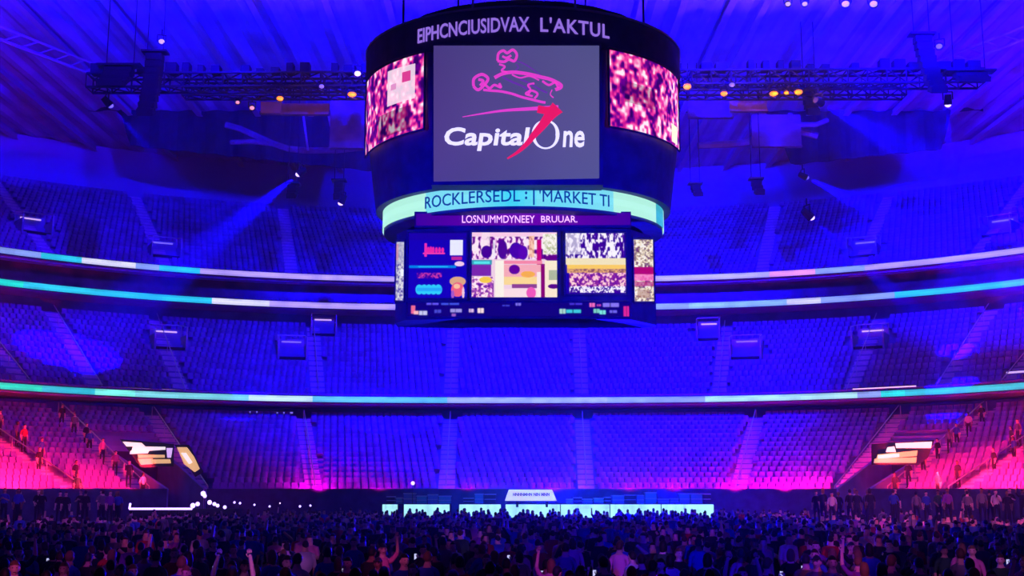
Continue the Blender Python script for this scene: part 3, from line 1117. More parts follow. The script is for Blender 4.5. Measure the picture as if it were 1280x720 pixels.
# small adverts on the bottom fascia
C = Canvas(508, 377, 788, 397, 1.2, (0.004, 0.0, 0.14))
for (x0, y0, x1, y1, c) in [(514, 382, 519, 392, (.9, .15, .25)), (517, 389, 523, 393, (1, .5, .5)), (524, 389, 534, 394, (.6, .6, .9)), (533, 378, 548, 381, (.12, .08, .8)), (551, 379, 574, 381, (.05, .08, .7)),
                            (543, 387, 551, 391, (.06, .06, .6)), (563, 386, 577, 390, (.35, .3, .75)), (565, 392, 570, 397, (.3, .1, .5)), (586, 386, 592, 390, (.75, .5, .85)), (597, 385, 605, 391, (1, .75, .75)),
                            (628, 381, 637, 383, (.05, .05, .6)), (645, 379, 651, 382, (.2, .15, .8)), (700, 386, 707, 392, (.4, .7, .6)), (708, 387, 726, 391, (.05, .6, .7)), (712, 379, 728, 381, (.06, .03, .6)),
                            (737, 379, 744, 384, (.9, .15, .5)), (746, 380, 751, 383, (.5, .05, .4)), (754, 379, 774, 384, (.25, .18, .85)), (742, 386, 750, 391, (.2, .65, .5)), (750, 388, 757, 393, (.2, .8, .7)),
                            (762, 388, 771, 391, (.15, .12, .8)), (780, 383, 788, 396, (.75, .02, .25))]:
    C.rect(x0, y0, x1, y1, c)
    C.rect(x0 + (x1 - x0) * .4, y0, x0 + (x1 - x0) * .5, y1, np.array(c) * .3)
board(C, name='fascia_screen', off=0.5)
# rigging cables and drum frame up to the roof
for a in (-2.6, -1.0, -.35, .35, 1.0, 2.6):
    p = cyl_pt(RD - .8, a, zt1 + .2); MB().bar(p, (p.x, p.y, ROOF_Z), 0.05, 6).build('rigging_cable', M['rail'] if abs(a) == .35 else M['truss'], sb)
ring_part('rigging_frame', [(RD - 1.1, zt1 + .2), (RD - 1.1, zt1 + .8), (RD - 1.5, zt1 + .8), (RD - 1.5, zt1 + .2)], M['truss'], n=24)


# ------------------------------------------------------------------ LED ribbon boards
def ribbon(s, z0, z1, colfn, label, seed):
    root = empty('ribbon_board', pt(MM / 2, s, z0), label, 'led board')
    us = np.arange(20, MM - 20, 1.0)
    mb = MB()
    P = [(s - .02, z0 - .05), (s - .02, z1 + .05), (s - .22, z1 + .05), (s - .22, z0 - .05)]
    for u in us:
        for a, z in P: mb.v.append(tuple(pt(u, a, z)))
    for i in range(len(us) - 1):
        for j in range(4):
            mb.f.append((i * 4 + j, i * 4 + (j + 1) % 4, (i + 1) * 4 + (j + 1) % 4, (i + 1) * 4 + j)); mb.mi.append(0)
    mb.build('housing', M['black'], root)
    n = 700
    im = np.zeros((3, n, 3))
    nz = value_noise(n, 3, 3, 1.5, seed); n2 = value_noise(n, 3, 12, 3, seed + 2)
    for i in range(n):
        u = 20 + (MM - 41) * (i + .5) / n
        q = to_px(pt(u, s - .25, z0))
        c = np.array(colfn(q[0]))
        for j in range(3):
            im[j, i] = c * (0.72 + 0.40 * nz[j, i] + 0.25 * n2[j, i]) * (1.0 if j == 1 else .85)
    screen_mesh('led_face', im, lambda uu_, v: pt(20 + (MM - 41) * uu_, s - .25, z0 * (1 - v) + z1 * v), root)


CY, TEAL, LIL, WHT, PBL, PNK = (.02, .62, .82), (.0, .80, .62), (.52, .38, 1.0), (.80, .80, 1.0), (.28, .42, 1.0), (.95, .35, .85)


def pick(stops):
    def f(px):
        for x, c in stops:
            if px < x: return c
        return stops[-1][1]
    return f


ribbon(26, za0, za1, pick([(50, PBL), (105, CY), (170, WHT), (200, PBL), (250, CY), (500, LIL), (960, (.55, .5, 1)), (1018, PNK), (1080, PBL), (1300, LIL)]), 'topmost curved light ribbon board, lilac-white over cyan at its left end', 91)
ribbon(26, zb0, zb1, pick([(30, TEAL), (265, CY), (335, WHT), (500, LIL), (860, PBL), (985, (.3, .6, 1)), (1025, WHT), (1120, PBL), (1400, CY)]), 'middle curved light ribbon board, cyan at both ends', 93)
zc1 = zat(497, D0 + 14)
ribbon(14, zat(504, D0 + 14), zc1, pick([(50, TEAL), (120, CY), (170, (.2, .95, .85)), (310, (.2, .7, .8)), (390, (.6, .9, 1)), (560, (.12, .6, 1)), (760, (.38, .5, 1)), (880, PBL), (1070, (.45, .9, 1)), (1100, PBL), (1130, (.0, .8, .85)), (1400, CY)]), 'lowest and longest curved light ribbon board over the lower stand', 95)


# ------------------------------------------------------------------ lit fluorescent bars on the middle tier front
def light_bar(px0, px1, py, label, m, s=15.2, h=0.16, py1=None):
    z = zat(py, D0 + s)
    pts = []
    # find u for both ends along a circle at this height; height corrected for the nearer side
    out = []
    for px, yy in ((px0, py), (px1, py if py1 is None else py1)):
        u = find_u(px, s, z)
        y = plan(u, s)[1]
        p = at(px, yy, float(y))
        out.append(p)
    a, b = out
    r = empty('light_bar', a, label, 'light')
    d = (b - a); L = d.length
    MB().bar(a, b, h / 2, 6).build('tube', m, r)
    MB().bar(a + Vector((0, .12, .06)), b + Vector((0, .12, .06)), h / 2, 6).build('fitting', M['truss'], r)


light_bar(120, 188, 484, 'long lilac light bar just above the lowest ribbon, left corner', M['tube'], py1=487)
light_bar(203, 272, 487.5, 'pink-white light bar above the lowest ribbon, second from left', M['tube'], py1=491)
light_bar(1066, 1145, 487, 'long pink light bar above the lowest ribbon, right corner', M['letter_pink'], py1=483)
light_bar(1258, 1284, 466, 'short lilac light bar cut by the right picture edge', M['tube'], py1=464, s=17)
light_bar(124, 162, 515 - 30 + 3.5, 'short teal light bar touching the lowest ribbon at left', M['cyan_led'], py1=491)
light_bar(310, 325, 515, 'short violet light bar in shade under the lowest ribbon, left', M['tube_blue'], s=15.8)
light_bar(340, 366, 516, 'longer violet light bar in shade under the lowest ribbon, left', M['tube_blue'], s=15.8)
light_bar(1240, 1282, 421, 'lilac light bar high in the middle stand at right edge', M['tube_blue'], s=24)


# ------------------------------------------------------------------ stair portals in the middle and upper stands
def portal(px, py, tn, label, w=2.6, lit=True, tube='tube', walls=True):
    u, s, z = surf(px, py, tn)
    rz = ang(u) - math.pi / 2
    o = empty('stair_portal', pt(u, s, z), label, 'stairway entrance')
    R = Matrix.Rotation(rz, 3, 'Z')
    base = pt(u, s, z)
    L = lambda x, y, zz: base + R @ Vector((x, y, zz))
    mb = MB()
    for sx in (-1, 1):
        mb.box(L(sx * w / 2, 0.9, .55), (.16, 2.4, 1.5), rz)
    mb.box(L(0, 2.1, .9), (w, .16, 2.2), rz)
    mb.build('parapet', M['concrete'], o)
    MB().box(L(0, .95, 0.12), (w - .2, 2.2, .2), rz).build('well_shade', M['dark'], o)  # flat dark slab painted as the shade inside the stairwell
    rl = MB()
    pts = [L(-w / 2, -.3, 1.9), L(-w / 2, 2.1, 2.35), L(w / 2, 2.1, 2.35), L(w / 2, -.3, 1.9)]
    rl.path(pts, .045, 5)
    for p in pts:
        rl.bar(p, p - Vector((0, 0, 1.0)), .035, 5)
    rl.build('railing', M['rail'], o)
    if lit:
        MB().box(L(0, 1.98, 1.75), (w * .7, .08, .12), rz).build('strip_lamp', M[tube], o)


for a_, k_ in PORTALS:
    portal(*a_, **k_)

# ------------------------------------------------------------------ corner vomitories with lit menu boards
for k_, (a, b) in enumerate(PORT):
    zt_ = tiers['lower'][0][9][1] + 0.3
    mb = MB()
    for u in (a, b):
        p0, p1 = pt(u, 0, 0), pt(u, PORT_S + 1.2, 0)
        d = (p1 - p0)
        L = d.length
        n_ = Vector((d.y, -d.x, 0)).normalized() * .1
        top0, top1 = Z_LOW0, zt_
        vs = [p0 - n_, p0 + n_, p1 + n_, p1 - n_]
        vs += [v + Vector((0, 0, top0 if i in (0, 1) else top1)) for i, v in enumerate(vs)]
        mb.add(vs, [(0, 3, 2, 1), (4, 5, 6, 7), (0, 1, 5, 4), (1, 2, 6, 5), (2, 3, 7, 6), (3, 0, 4, 7)])
    struct(mb.build('wall_portal', M['concrete']))
    mb = MB()
    p0, p1 = pt(a, PORT_S + 1.1, 0), pt(b, PORT_S + 1.1, 0)
    mb.add([p0, p1, p1 + Vector((0, 0, zt_)), p0 + Vector((0, 0, zt_))], [(0, 1, 2, 3)])
    struct(mb.build('wall_portal', M['dark']))  # dark colour stands in for the unlit passage behind


def sign_bar(mbs, pts, Y, depth=.15):
    vs = [at(x, y, Y) for x, y in pts]
    n = len(vs)
    mbs.add(vs + [v + Vector((0, depth, 0)) for v in vs], [tuple(range(n - 1, -1, -1)), tuple(range(n, 2 * n))] + [(i, (i + 1) % n, n + (i + 1) % n, n + i) for i in range(n)])


YP = float(plan((PORT[0][0] + PORT[0][1]) / 2, 5.0)[1]) - .6
for side in (0, 1):
    if side == 0:
        YP = 76.0
        # left concession sign: stacked white bars, gold bars below
        r = empty('menu_board', at(188, 580, YP), 'stacked white and gold lit menu board at the left corner entrance', 'lit sign')
        bars = [([(153, 552), (176, 553.5), (181, 558), (158, 558)], 'menu_white'), ([(166, 558), (206, 558.5), (206, 562), (164, 565)], 'menu_white'), ([(163, 563.5), (186, 562.5), (184, 566.5), (162, 567.5)], 'menu_white'),
                ([(172, 568), (205, 568.5), (205, 572), (173, 572.5)], 'menu_gold'), ([(172, 573.5), (190, 573), (190, 580), (176, 581)], 'menu_gold'), ([(191, 574), (212, 574), (213, 579), (191, 579.5)], 'menu_gold'),
                ([(208, 560), (215, 560), (213, 572), (209, 572)], 'tube')]
        for pts, m_ in bars:
            q = MB(); sign_bar(q, pts, YP); q.build('light_panel', M[m_], r)
        q = MB(); sign_bar(q, [(150, 549), (217, 555), (217, 583), (176, 584)], YP + .2, .1); q.build('backing', M['dark'], r)
        r = empty('stairwell_glow', at(232, 580, YP), 'glowing gold panel painted as a lit stairwell right of the left menu board', 'glow panel')
        q = MB(); sign_bar(q, [(221, 559), (233, 559), (242, 571), (249, 586), (243, 590), (230, 580)], YP); q.build('light_panel', M['menu_gold'], r)  # glowing flat shapes stand in for light inside the stairwell
        q = MB(); sign_bar(q, [(226, 566), (232, 566), (240, 578), (236, 580)], YP - .1); q.build('light_panel', M['menu_white'], r)
        q = MB(); sign_bar(q, [(218, 556), (236, 556), (254, 590), (244, 596)], YP + .2, .1); q.build('backing', M['dark'], r)
    else:
        YP = 76.0
        r = empty('menu_board', at(1130, 580, YP), 'slanted white and gold lit menu board at the right corner entrance', 'lit sign')
        bars = [([(1120, 554), (1165, 552), (1164, 560), (1121, 560)], 'menu_white'), ([(1110, 559), (1118, 558), (1120, 565), (1108, 565)], 'menu_white'), ([(1098, 568), (1147, 563), (1146, 570), (1096, 574)], 'menu_gold'),
                ([(1094, 573.5), (1146, 571.5), (1145, 578.5), (1093, 578.5)], 'menu_gold'), ([(1098, 569), (1124, 567), (1124, 571), (1098, 573)], 'menu_white')]
        for pts, m_ in bars:
            q = MB(); sign_bar(q, pts, YP - (.1 if m_ == 'menu_white' else 0)); q.build('light_panel', M[m_], r)
        q = MB(); sign_bar(q, [(1090, 555), (1168, 550), (1160, 572), (1148, 581), (1090, 581)], YP + .2, .1); q.build('backing', M['dark'], r)


# ------------------------------------------------------------------ rigging: trusses, speakers, lamps
def truss(a, b, w, h, n, label, chord=.07):
    a, b = Vector(a), Vector(b)
    d = (b - a).normalized()
    sd = Vector((-d.y, d.x, 0)).normalized() * (w / 2)
    up_ = Vector((0, 0, h / 2))
    o = empty('rigging_truss', a, label, 'truss')
    ch = MB()
    cs = [sd + up_, -sd + up_, -sd - up_, sd - up_]
    for c in cs:
        ch.bar(a + c, b + c, chord, 5)
    ch.build('chords', M['truss'], o)
    la = MB()
    for i in range(n + 1):
        p = a.lerp(b, i / n)
        for j in range(4):
            la.bar(p + cs[j], p + cs[(j + 1) % 4], chord * .6, 4)
            if i < n:
                q = a.lerp(b, (i + 1) / n)
                la.bar(p + cs[j], q + cs[(j + 1) % 4], chord * .6, 4)
    la.build('lacing', M['truss'], o)
    return o


YT = 82.0
tl, tr = at(112, 104, YT), at(1226, 98, YT)
truss(tl, tr, 1.4, 1.0, 46, 'long dark cross truss spanning behind the scoreboard just under the roof', .10)
tl2, tr2 = at(230, 114, YT + 2), at(1130, 114, YT + 2)
truss(tl2, tr2, 1.0, .9, 40, 'second dark truss hanging just below the long cross truss', .09)
# house truss carrying the wash lamps
truss((-26, 58, 34.3), (26, 58, 34.3), 1.0, .9, 30, 'house truss above the frame carrying wash lamps')
# dark cable trays and motors crowded on the truss
tray = empty('dimmer_rack_row', tl + Vector((0, 0, .6)), 'row of dark boxes strung along the top of the long cross truss', 'rigging equipment')
for i in range(60):
    x = tl.x + (tr.x - tl.x) * (i + .5) / 60
    zz = tl.z + (tr.z - tl.z) * (i + .5) / 60
    if rng.random() < .8:
        h_ = rng.uniform(.3, .8)
        MB().box((x, YT, zz + .6 + h_ / 2), (rng.uniform(.4, .9), .8, h_)).build('dimmer_box', M['black'], tray)
# added black sheet under the roof: blocks the uplights and stands for shade
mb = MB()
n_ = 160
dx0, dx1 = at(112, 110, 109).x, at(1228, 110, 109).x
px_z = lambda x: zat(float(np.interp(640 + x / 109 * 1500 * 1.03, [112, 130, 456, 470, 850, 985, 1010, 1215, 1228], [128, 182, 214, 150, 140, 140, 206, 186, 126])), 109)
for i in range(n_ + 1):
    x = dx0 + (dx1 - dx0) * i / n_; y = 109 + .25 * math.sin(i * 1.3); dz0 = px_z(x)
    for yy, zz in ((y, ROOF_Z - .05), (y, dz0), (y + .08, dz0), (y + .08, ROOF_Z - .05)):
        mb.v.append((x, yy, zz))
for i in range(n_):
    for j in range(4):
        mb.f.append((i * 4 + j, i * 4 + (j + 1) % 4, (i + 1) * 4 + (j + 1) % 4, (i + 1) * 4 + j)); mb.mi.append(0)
tag(mb.build('roof_shade_sheet', M['shade_sheet']), 'added black sheet that keeps the far roof dark behind the cross truss', 'shade sheet')


def line_array(px, py_top, py_bot, Y, lean, label, n=8, w=1.3):
    p0, p1 = at(px, py_top, Y), at(px + lean, py_bot, Y)
    o = empty('speaker_array', p0, label, 'loudspeaker')
    hh = (p0.z - p1.z) / n
    for i in range(n):
        t = (i + .5) / n
        c = p0.lerp(p1, t) + Vector((0, -1.2 * t * t, 0))
        mb = MB()
        mb.box(c, (w, .8, hh * .9), R=Matrix.Rotation(.5 * t, 3, 'X'))
        mb.box(c + Vector((0, -.42, 0)), (w * .85, .06, hh * .6), R=Matrix.Rotation(.5 * t, 3, 'X'))
        mb.build('cabinet', M['cabinet'], o)
    MB().box(p0 + Vector((0, 0, .15)), (w * 1.6, .9, .14)).build('rigging_bar', M['truss'], o)
    for sx in (-.5, .5):
        q = p0 + Vector((sx * w, 0, .2)); MB().bar(q, (q.x, q.y, ROOF_Z - .1), .04, 5).build('chain', M['truss'], o)
    return o


line_array(194, 68, 150, 80, -6, 'tall dark speaker array hanging left above the cross truss', 9, 1.1)
line_array(150, 85, 112, 80, -6, 'short wide dark speaker cluster beside the left array', 4, 1.9)
line_array(1152, 46, 122, 80, 14, 'tall leaning dark speaker array hanging at upper right', 9, 1.1)
line_array(1212, 92, 106, 81, 0, 'flat dark speaker box at the right truss end', 2, 2.2)
line_array(1012, 116, 148, 87, 0, 'small dark speaker array hanging beside orange lamps at right', 4, .9)
for px, py0, py1, Y, lb in ((366, 232, 250, 96, 'small dark hanging speaker by the left beam lamp'), (424, 228, 252, 96, 'small dark hanging speaker left of the scoreboard ring'),
                            (869, 232, 248, 96, 'small dark hanging speaker just right of the scoreboard'), (945, 226, 246, 96, 'narrow dark hanging speaker between scoreboard and right corner')):
    line_array(px, py0, py1, Y, 1 if px < 600 else 2, lb, 3, .75)


def lamp(px, py, Y, target, label, lens='lens', size=.28, cone=0, energy=0, color=(.001, 0, 1), group=None, fat=1.0):
    p = at(px, py, Y)
    t = Vector(target)
    d = (t - p).normalized()
    q = d.to_track_quat('-Z', 'Y').to_matrix()
    o = empty('stage_lamp', p + Vector((0, 0, size * 2.2)), label, 'stage light', group)
    mb = MB()
    back = p - d * size * 2.6
    mb.bar(back, p, size * .75, 10, size * 1.05)
    mb.build('lamp_head', M['black'], o)
    MB().ball(p, (size * .8 * fat, size * .8 * fat, size * .62), 12, 8).build('lens', M[lens], o, smooth=True)
    y = MB()
    side = q @ Vector((1, 0, 0))
    mid_ = p - d * size * 1.3
    topc = mid_ + Vector((0, 0, size * 2.0))
    y.path([mid_ + side * size * 1.15, topc + side * size * 1.15, topc - side * size * 1.15, mid_ - side * size * 1.15], size * .16, 5)
    y.bar(topc, topc + Vector((0, 0, size * 1.6)), size * .2, 6)
    y.build('yoke', M['truss'], o)
    if energy:
        l_ = spot('lamp_beam', p + d * (size * 1.3 + .05), p + d * 20, energy, color, cone * .8, .4, .12)
        l_.parent = o; l_.matrix_parent_inverse = parent_inv(o)
    return o


lamp(373, 218, 90, at(230, 330, 92), 'small bright beam lamp below the dark roof zone, left', cone=22, energy=2500000)
lamp(426, 254, 90, at(375, 360, 92), 'small beam lamp hanging left of the scoreboard ring', cone=12, energy=600000)
lamp(1185, 131, 82, at(1187, 250, 84), 'white beam lamp shining straight down under right truss', cone=14, energy=3000000)
lamp(1014, 272, 90, at(1100, 350, 92), 'bright beam lamp slanting down to the right, right of scoreboard', cone=12, energy=3000000, size=.34)
lamp(1008, 222, 90, at(1150, 290, 92), 'dim beam lamp at right end of the wall band', 'tube_blue', .25, cone=20, energy=6000000)
lamp(1027, 129, 80, at(1085, 160, 84), 'beam lamp slanting right beside small speaker array', cone=18, energy=3000000)
lamp(1174, 58, 80, at(1120, 20, 60), 'pale lamp on the upper right speaker array', 'tube_blue')
lamp(138, 132, 82, at(190, 190, 84), 'unlit-looking lamp with blue beam under left truss end', 'tube_blue', cone=15, energy=600000)
lamp(447, 92, 80, at(440, 110, 60), 'tiny white lamp at left shoulder of the scoreboard')
lamp(402, 108, 81, at(402, 200, 60), 'dim blue lamp on the truss left of the scoreboard', 'tube_blue', .22)
lamp(202, 52, 80, at(202, 0, 60), 'purple lamp above the left speaker array', 'tube', .26)
lamp(915, 106, 81, at(915, 200, 60), 'dim lilac lamp on truss between two orange lamps at right', 'tube_blue', .24)
lamp(315, 135, 82, at(318, 180, 60), 'pink lamp standing under the truss at left', 'lens_pink', .22)
lamp(297, 128, 82, at(294, 160, 60), 'narrow slanting white lamp under the truss at left', 'lens_pink', .18)
for px in (985, 1006, 1057, 1092):
    lamp(px, 5, 66, at(px, 60, 50), 'ceiling lamp in the top row at picture top, %s' % {985: 'dimmest and leftmost of four', 1006: 'second of four from left', 1057: 'wide and bright', 1092: 'rightmost and bright'}[px], 'tube', .2 if px < 1010 else .28)
for (px, py, Y, lb, sz, fat) in ((350, 123, 80, 'leftmost orange lamp under the cross truss', .24, 1.3), (440, 118, 80, 'orange lamp under truss beside the left scoreboard screen', .26, 1.5), (859, 108, 80, 'orange-red lamp touching the right scoreboard screen', .3, 1.2),
                                 (905, 117, 80, 'dim orange lamp right of the scoreboard', .24, 1.3), (967, 117, 80, 'orange lamp, left one of the bright cluster at right', .26, 1.4), (983, 116, 80, 'small orange lamp in middle of the right cluster', .18, 1.1), (998, 115, 80, 'orange lamp, right one of the bright cluster at right', .26, 1.4)):
    lamp(px, py, Y, at(px, py + 30, Y - 6), lb, 'orange', sz, fat=fat)
    pl = bpy.data.lights.new('orange_glow', 'POINT'); pl.energy = 260; pl.color = (1, .25, .02); pl.shadow_soft_size = .2
    po = bpy.data.objects.new('orange_glow', pl); po.location = at(px, py + 8, Y - .8); COL.objects.link(po)


# ducts and catwalk in the dark zone
def tube_thing(name, pts, r, m, label, cat, n=6):
    o = MB().path(pts, r, n).build(name, m)
    return tag(o, label, cat)


lp = [at(x, y, 100) for x, y in ((282, 156), (300, 161), (320, 170), (340, 179), (360, 186), (380, 188), (420, 188), (455, 184))]
tube_thing('air_duct', lp, .28, M['panel'], 'curved hanging duct in the dark roof zone left of scoreboard', 'duct')
tube_thing('air_duct', [at(x, y, 100) for x, y in ((288, 178), (315, 177), (340, 180))], .22, M['panel'], 'short straight duct branch meeting the curved left duct', 'duct')
tube_thing('air_duct', [at(x, y, 100) for x, y in ((872, 182), (920, 180), (950, 176), (975, 168), (1000, 164), (1022, 170))], .3, M['panel'], 'curved hanging duct in the roof zone right of scoreboard', 'duct')
tube_thing('air_duct', [at(x, y, 98) for x, y in ((988, 142), (986, 150), (994, 156), (1020, 156), (1035, 150))], .22, M['panel'], 'hook-shaped duct hanging below the right orange lamps', 'duct')


def banner(x0, y0, x1, y1, Y, label):
    p = at(x0, y1, Y); q = at(x1, y0, Y)
    mb = MB(); mb.box(((p.x + q.x) / 2, Y, (p.z + q.z) / 2), (q.x - p.x, .3, q.z - p.z))
    mb.box(((p.x + q.x) / 2, Y - .2, p.z), (q.x - p.x, .5, .12))
    return tag(mb.build('acoustic_panel', M['panel']), label, 'ceiling panel')


banner(326, 128, 352, 143, 84, 'pale panel lit violet under the truss, leftmost')
banner(352, 130, 412, 144, 86, 'long panel lit orange under the truss, left of scoreboard')
banner(412, 120, 456, 186, 92, 'tall dark red panel against the left side of the scoreboard')
banner(860, 112, 915, 148, 92, 'tall violet panel against the right side of the scoreboard')
banner(912, 124, 958, 140, 86, 'long panel lit pink under the truss, right of scoreboard')
banner(940, 144, 1000, 184, 98, 'wide blue panel hanging in the right roof zone')
for x, y0, y1, lb in ((382, 144, 188, 'thin cable drop left of the scoreboard, nearer the lamps'), (413, 142, 170, 'thin cable drop beside the tall dark red panel')):
    tube_thing('cable_drop', [at(x - 3, y0, 98), at(x + 3, y1, 98)], .1, M['beam'], lb, 'cable')

# ------------------------------------------------------------------ far end of the floor: led riser, sign, equipment
YR = 79.5
# lit table-like riser in panels
segs = [(478, 497), (505, 562), (574, 626), (632, 700), (701, 762), (763, 826), (827, 892)]
pr = None
rz0, rz1 = zat(647, YR), zat(630.5, YR)
for i, (x0, x1) in enumerate(segs):
    a, b = at(x0, 635, YR), at(x1, 635, YR)
    o = empty('led_riser', ((a.x + b.x) / 2, YR, 0), 'cyan-white lit riser front behind the crowd, %s' % ['shortest, leftmost', 'second from left', 'left of the white sign', 'right under the white sign', 'first right of the white sign', 'second right of the white sign', 'rightmost'][i], 'stage riser')
    mb = MB(); mb.box(((a.x + b.x) / 2, YR + 1.3, (rz1) / 2), (b.x - a.x, 2.4, rz1)); mb.build('deck', M['black'], o)
    im = np.zeros((3, 24, 3)); nz = value_noise(24, 3, 2, 2, 200 + i)
    im[:] = (.42, .92, 1.0); im *= (.85 + .45 * nz)[..., None]
    screen_mesh('led_face', im, quad_fn(Vector((a.x, YR, rz0)), Vector((b.x, YR, rz0)), Vector((a.x, YR, rz1)), Vector((b.x, YR, rz1))), o)
# white sign with slanted ends
r = empty('lit_sign', at(664, 626, 79.2), 'small white sign with slanted ends above the lit riser', 'lit sign')
q = MB(); sign_bar(q, [(631, 626), (636, 612), (690, 612), (696, 626)], 79.2, .3); q.build('panel', mat('sign_white', (.8, .8, .8), .5, emis=(.62, .58, .80), strength=1.0), r)
q = MB(); sign_bar(q, [(645, 627), (648, 627), (648, 634), (645, 634)], 79.3, .2); sign_bar(q, [(682, 627), (685, 627), (685, 634), (682, 634)], 79.3, .2); q.build('support', M['black'], r)
plane_letters('HNHNMHN NIN MNN', 664, 618, 45, 4.2, 79.17, M['letter_grey'], r, bold=.012, thick=.02)
# flight cases and consoles on the riser
case_m = [mat('case_teal', (.10, .35, .45), .5), mat('case_blue', (.15, .2, .5), .5), mat('case_dark', (.03, .03, .06), .6)]
cases = []
x = 484
ci = 0
lab_a = ['dark', 'blue', 'teal']; 
while x < 885:
    w = rng.uniform(9, 17)
    if not (622 < x + w and x < 700) and not (560 < x < 572):
        h = rng.uniform(6, 15)
        p = at(x, 630.5, 80.6); q = at(x + w - 2, 630.5 - h, 80.6)
        k_ = int(rng.integers(0, 3))
        o = empty('flight_case', ((p.x + q.x) / 2, 80.6, rz1), '%s equipment case on the lit riser, %s' % (['teal', 'blue', 'dark'][k_], 'number'), 'equipment case')
        cases.append((o, x, h, k_))
        mb = MB(); mb.box(((p.x + q.x) / 2, 80.6, (rz1 + q.z) / 2 + .02), (q.x - p.x, .7, q.z - rz1 - .04)); mb.build('body', case_m[k_], o)
        mb = MB(); mb.box(((p.x + q.x) / 2, 80.6, q.z), (q.x - p.x + .06, .76, .07)); mb.box(((p.x + q.x) / 2, 80.6, (rz1 + q.z) / 2), (q.x - p.x + .03, .74, .05)); mb.build('edging', M['rail'], o)
    x += w
names = ['teal', 'blue', 'dark']
for side, lo, hi in (('left', 0, 625), ('right', 625, 2000)):
    L_ = [c for c in cases if lo <= c[1] < hi]
    n_ = len(L_)
    for i, (o, x, h, k_) in enumerate(L_):
        ordn = ['first', 'second', 'third', 'fourth', 'fifth', 'sixth', 'seventh', 'eighth', 'ninth', 'tenth', 'eleventh', 'twelfth', 'thirteenth', 'fourteenth', 'fifteenth', 'sixteenth']
        j = (n_ - 1 - i) if side == 'left' else i
        o['label'] = '%s equipment case on the lit riser, %s to the %s of the white sign' % (names[k_], ordn[min(j, 15)], side)

# bar counter lights at the left
r = empty('counter', (at(230, 634, 72).x, 72, 0), 'long bar counter edged with white light at left behind crowd', 'counter')
a, b = at(162, 636, 72), at(300, 636, 72)
q = MB(); q.box(((a.x + b.x) / 2, 72.4, a.z / 2), (b.x - a.x, .8, a.z)); q.build('body', M['black'], r)
q = MB(); q.bar(a + Vector((0, -.05, 0)), at(240, 636, 71.95), .07, 6); q.bar(a + Vector((0, -.05, 0)), at(163, 629, 71.95), .06, 6); q.build('light_strip', M['lens'], r)
k_ = 0
for (px, py, sz) in ((241, 632, .20), (247, 630, .17), (254, 617, .20), (256, 620, .15), (262, 628, .18), (268, 630, .15), (272, 632, .14), (281, 634, .14), (293, 628, .09), (300, 629, .09), (318, 631, .08), (337, 633, .08), (350, 629, .06), (375, 633, .09), (388, 632, .08), (516, 604, .17)):
    p = at(px, py, 71.5 if px < 500 else 80)
    q = MB(); q.ball(p, (sz * .75, sz * .6, sz * .75), 8, 6)
    zf = rz1 if px > 500 else (max(0.0, a.z - .05) if px < 300 else 0.0)
    zf = min(zf, p.z - .05)
    globe = q.build('globe_lamp', M['lens'], smooth=True)  # the last one stands in for a blurred figure with a light
    MB().bar(p, (p.x, p.y, zf), .02, 5).build('post', M['truss'], globe)
    tag(globe, 'small white globe lamp on a thin post, ' + (
        'stand-in for a bright figure on the riser' if px > 500 else ['over the middle of the bar counter', 'second in the bright cluster on the counter', 'highest in the counter cluster', 'just under the highest counter globe', 'right middle of the counter cluster', 'right end of the counter cluster', 'low in the counter cluster', 'lowest at the counter end',
         'at the counter right end', 'beside the counter right end', 'first beyond the counter', 'second beyond the counter', 'third beyond the counter', 'fourth beyond the counter', 'last and farthest right of the counter'][k_]), 'lamp')
    k_ += 1

# ------------------------------------------------------------------ people
SKEL_LAB = {}


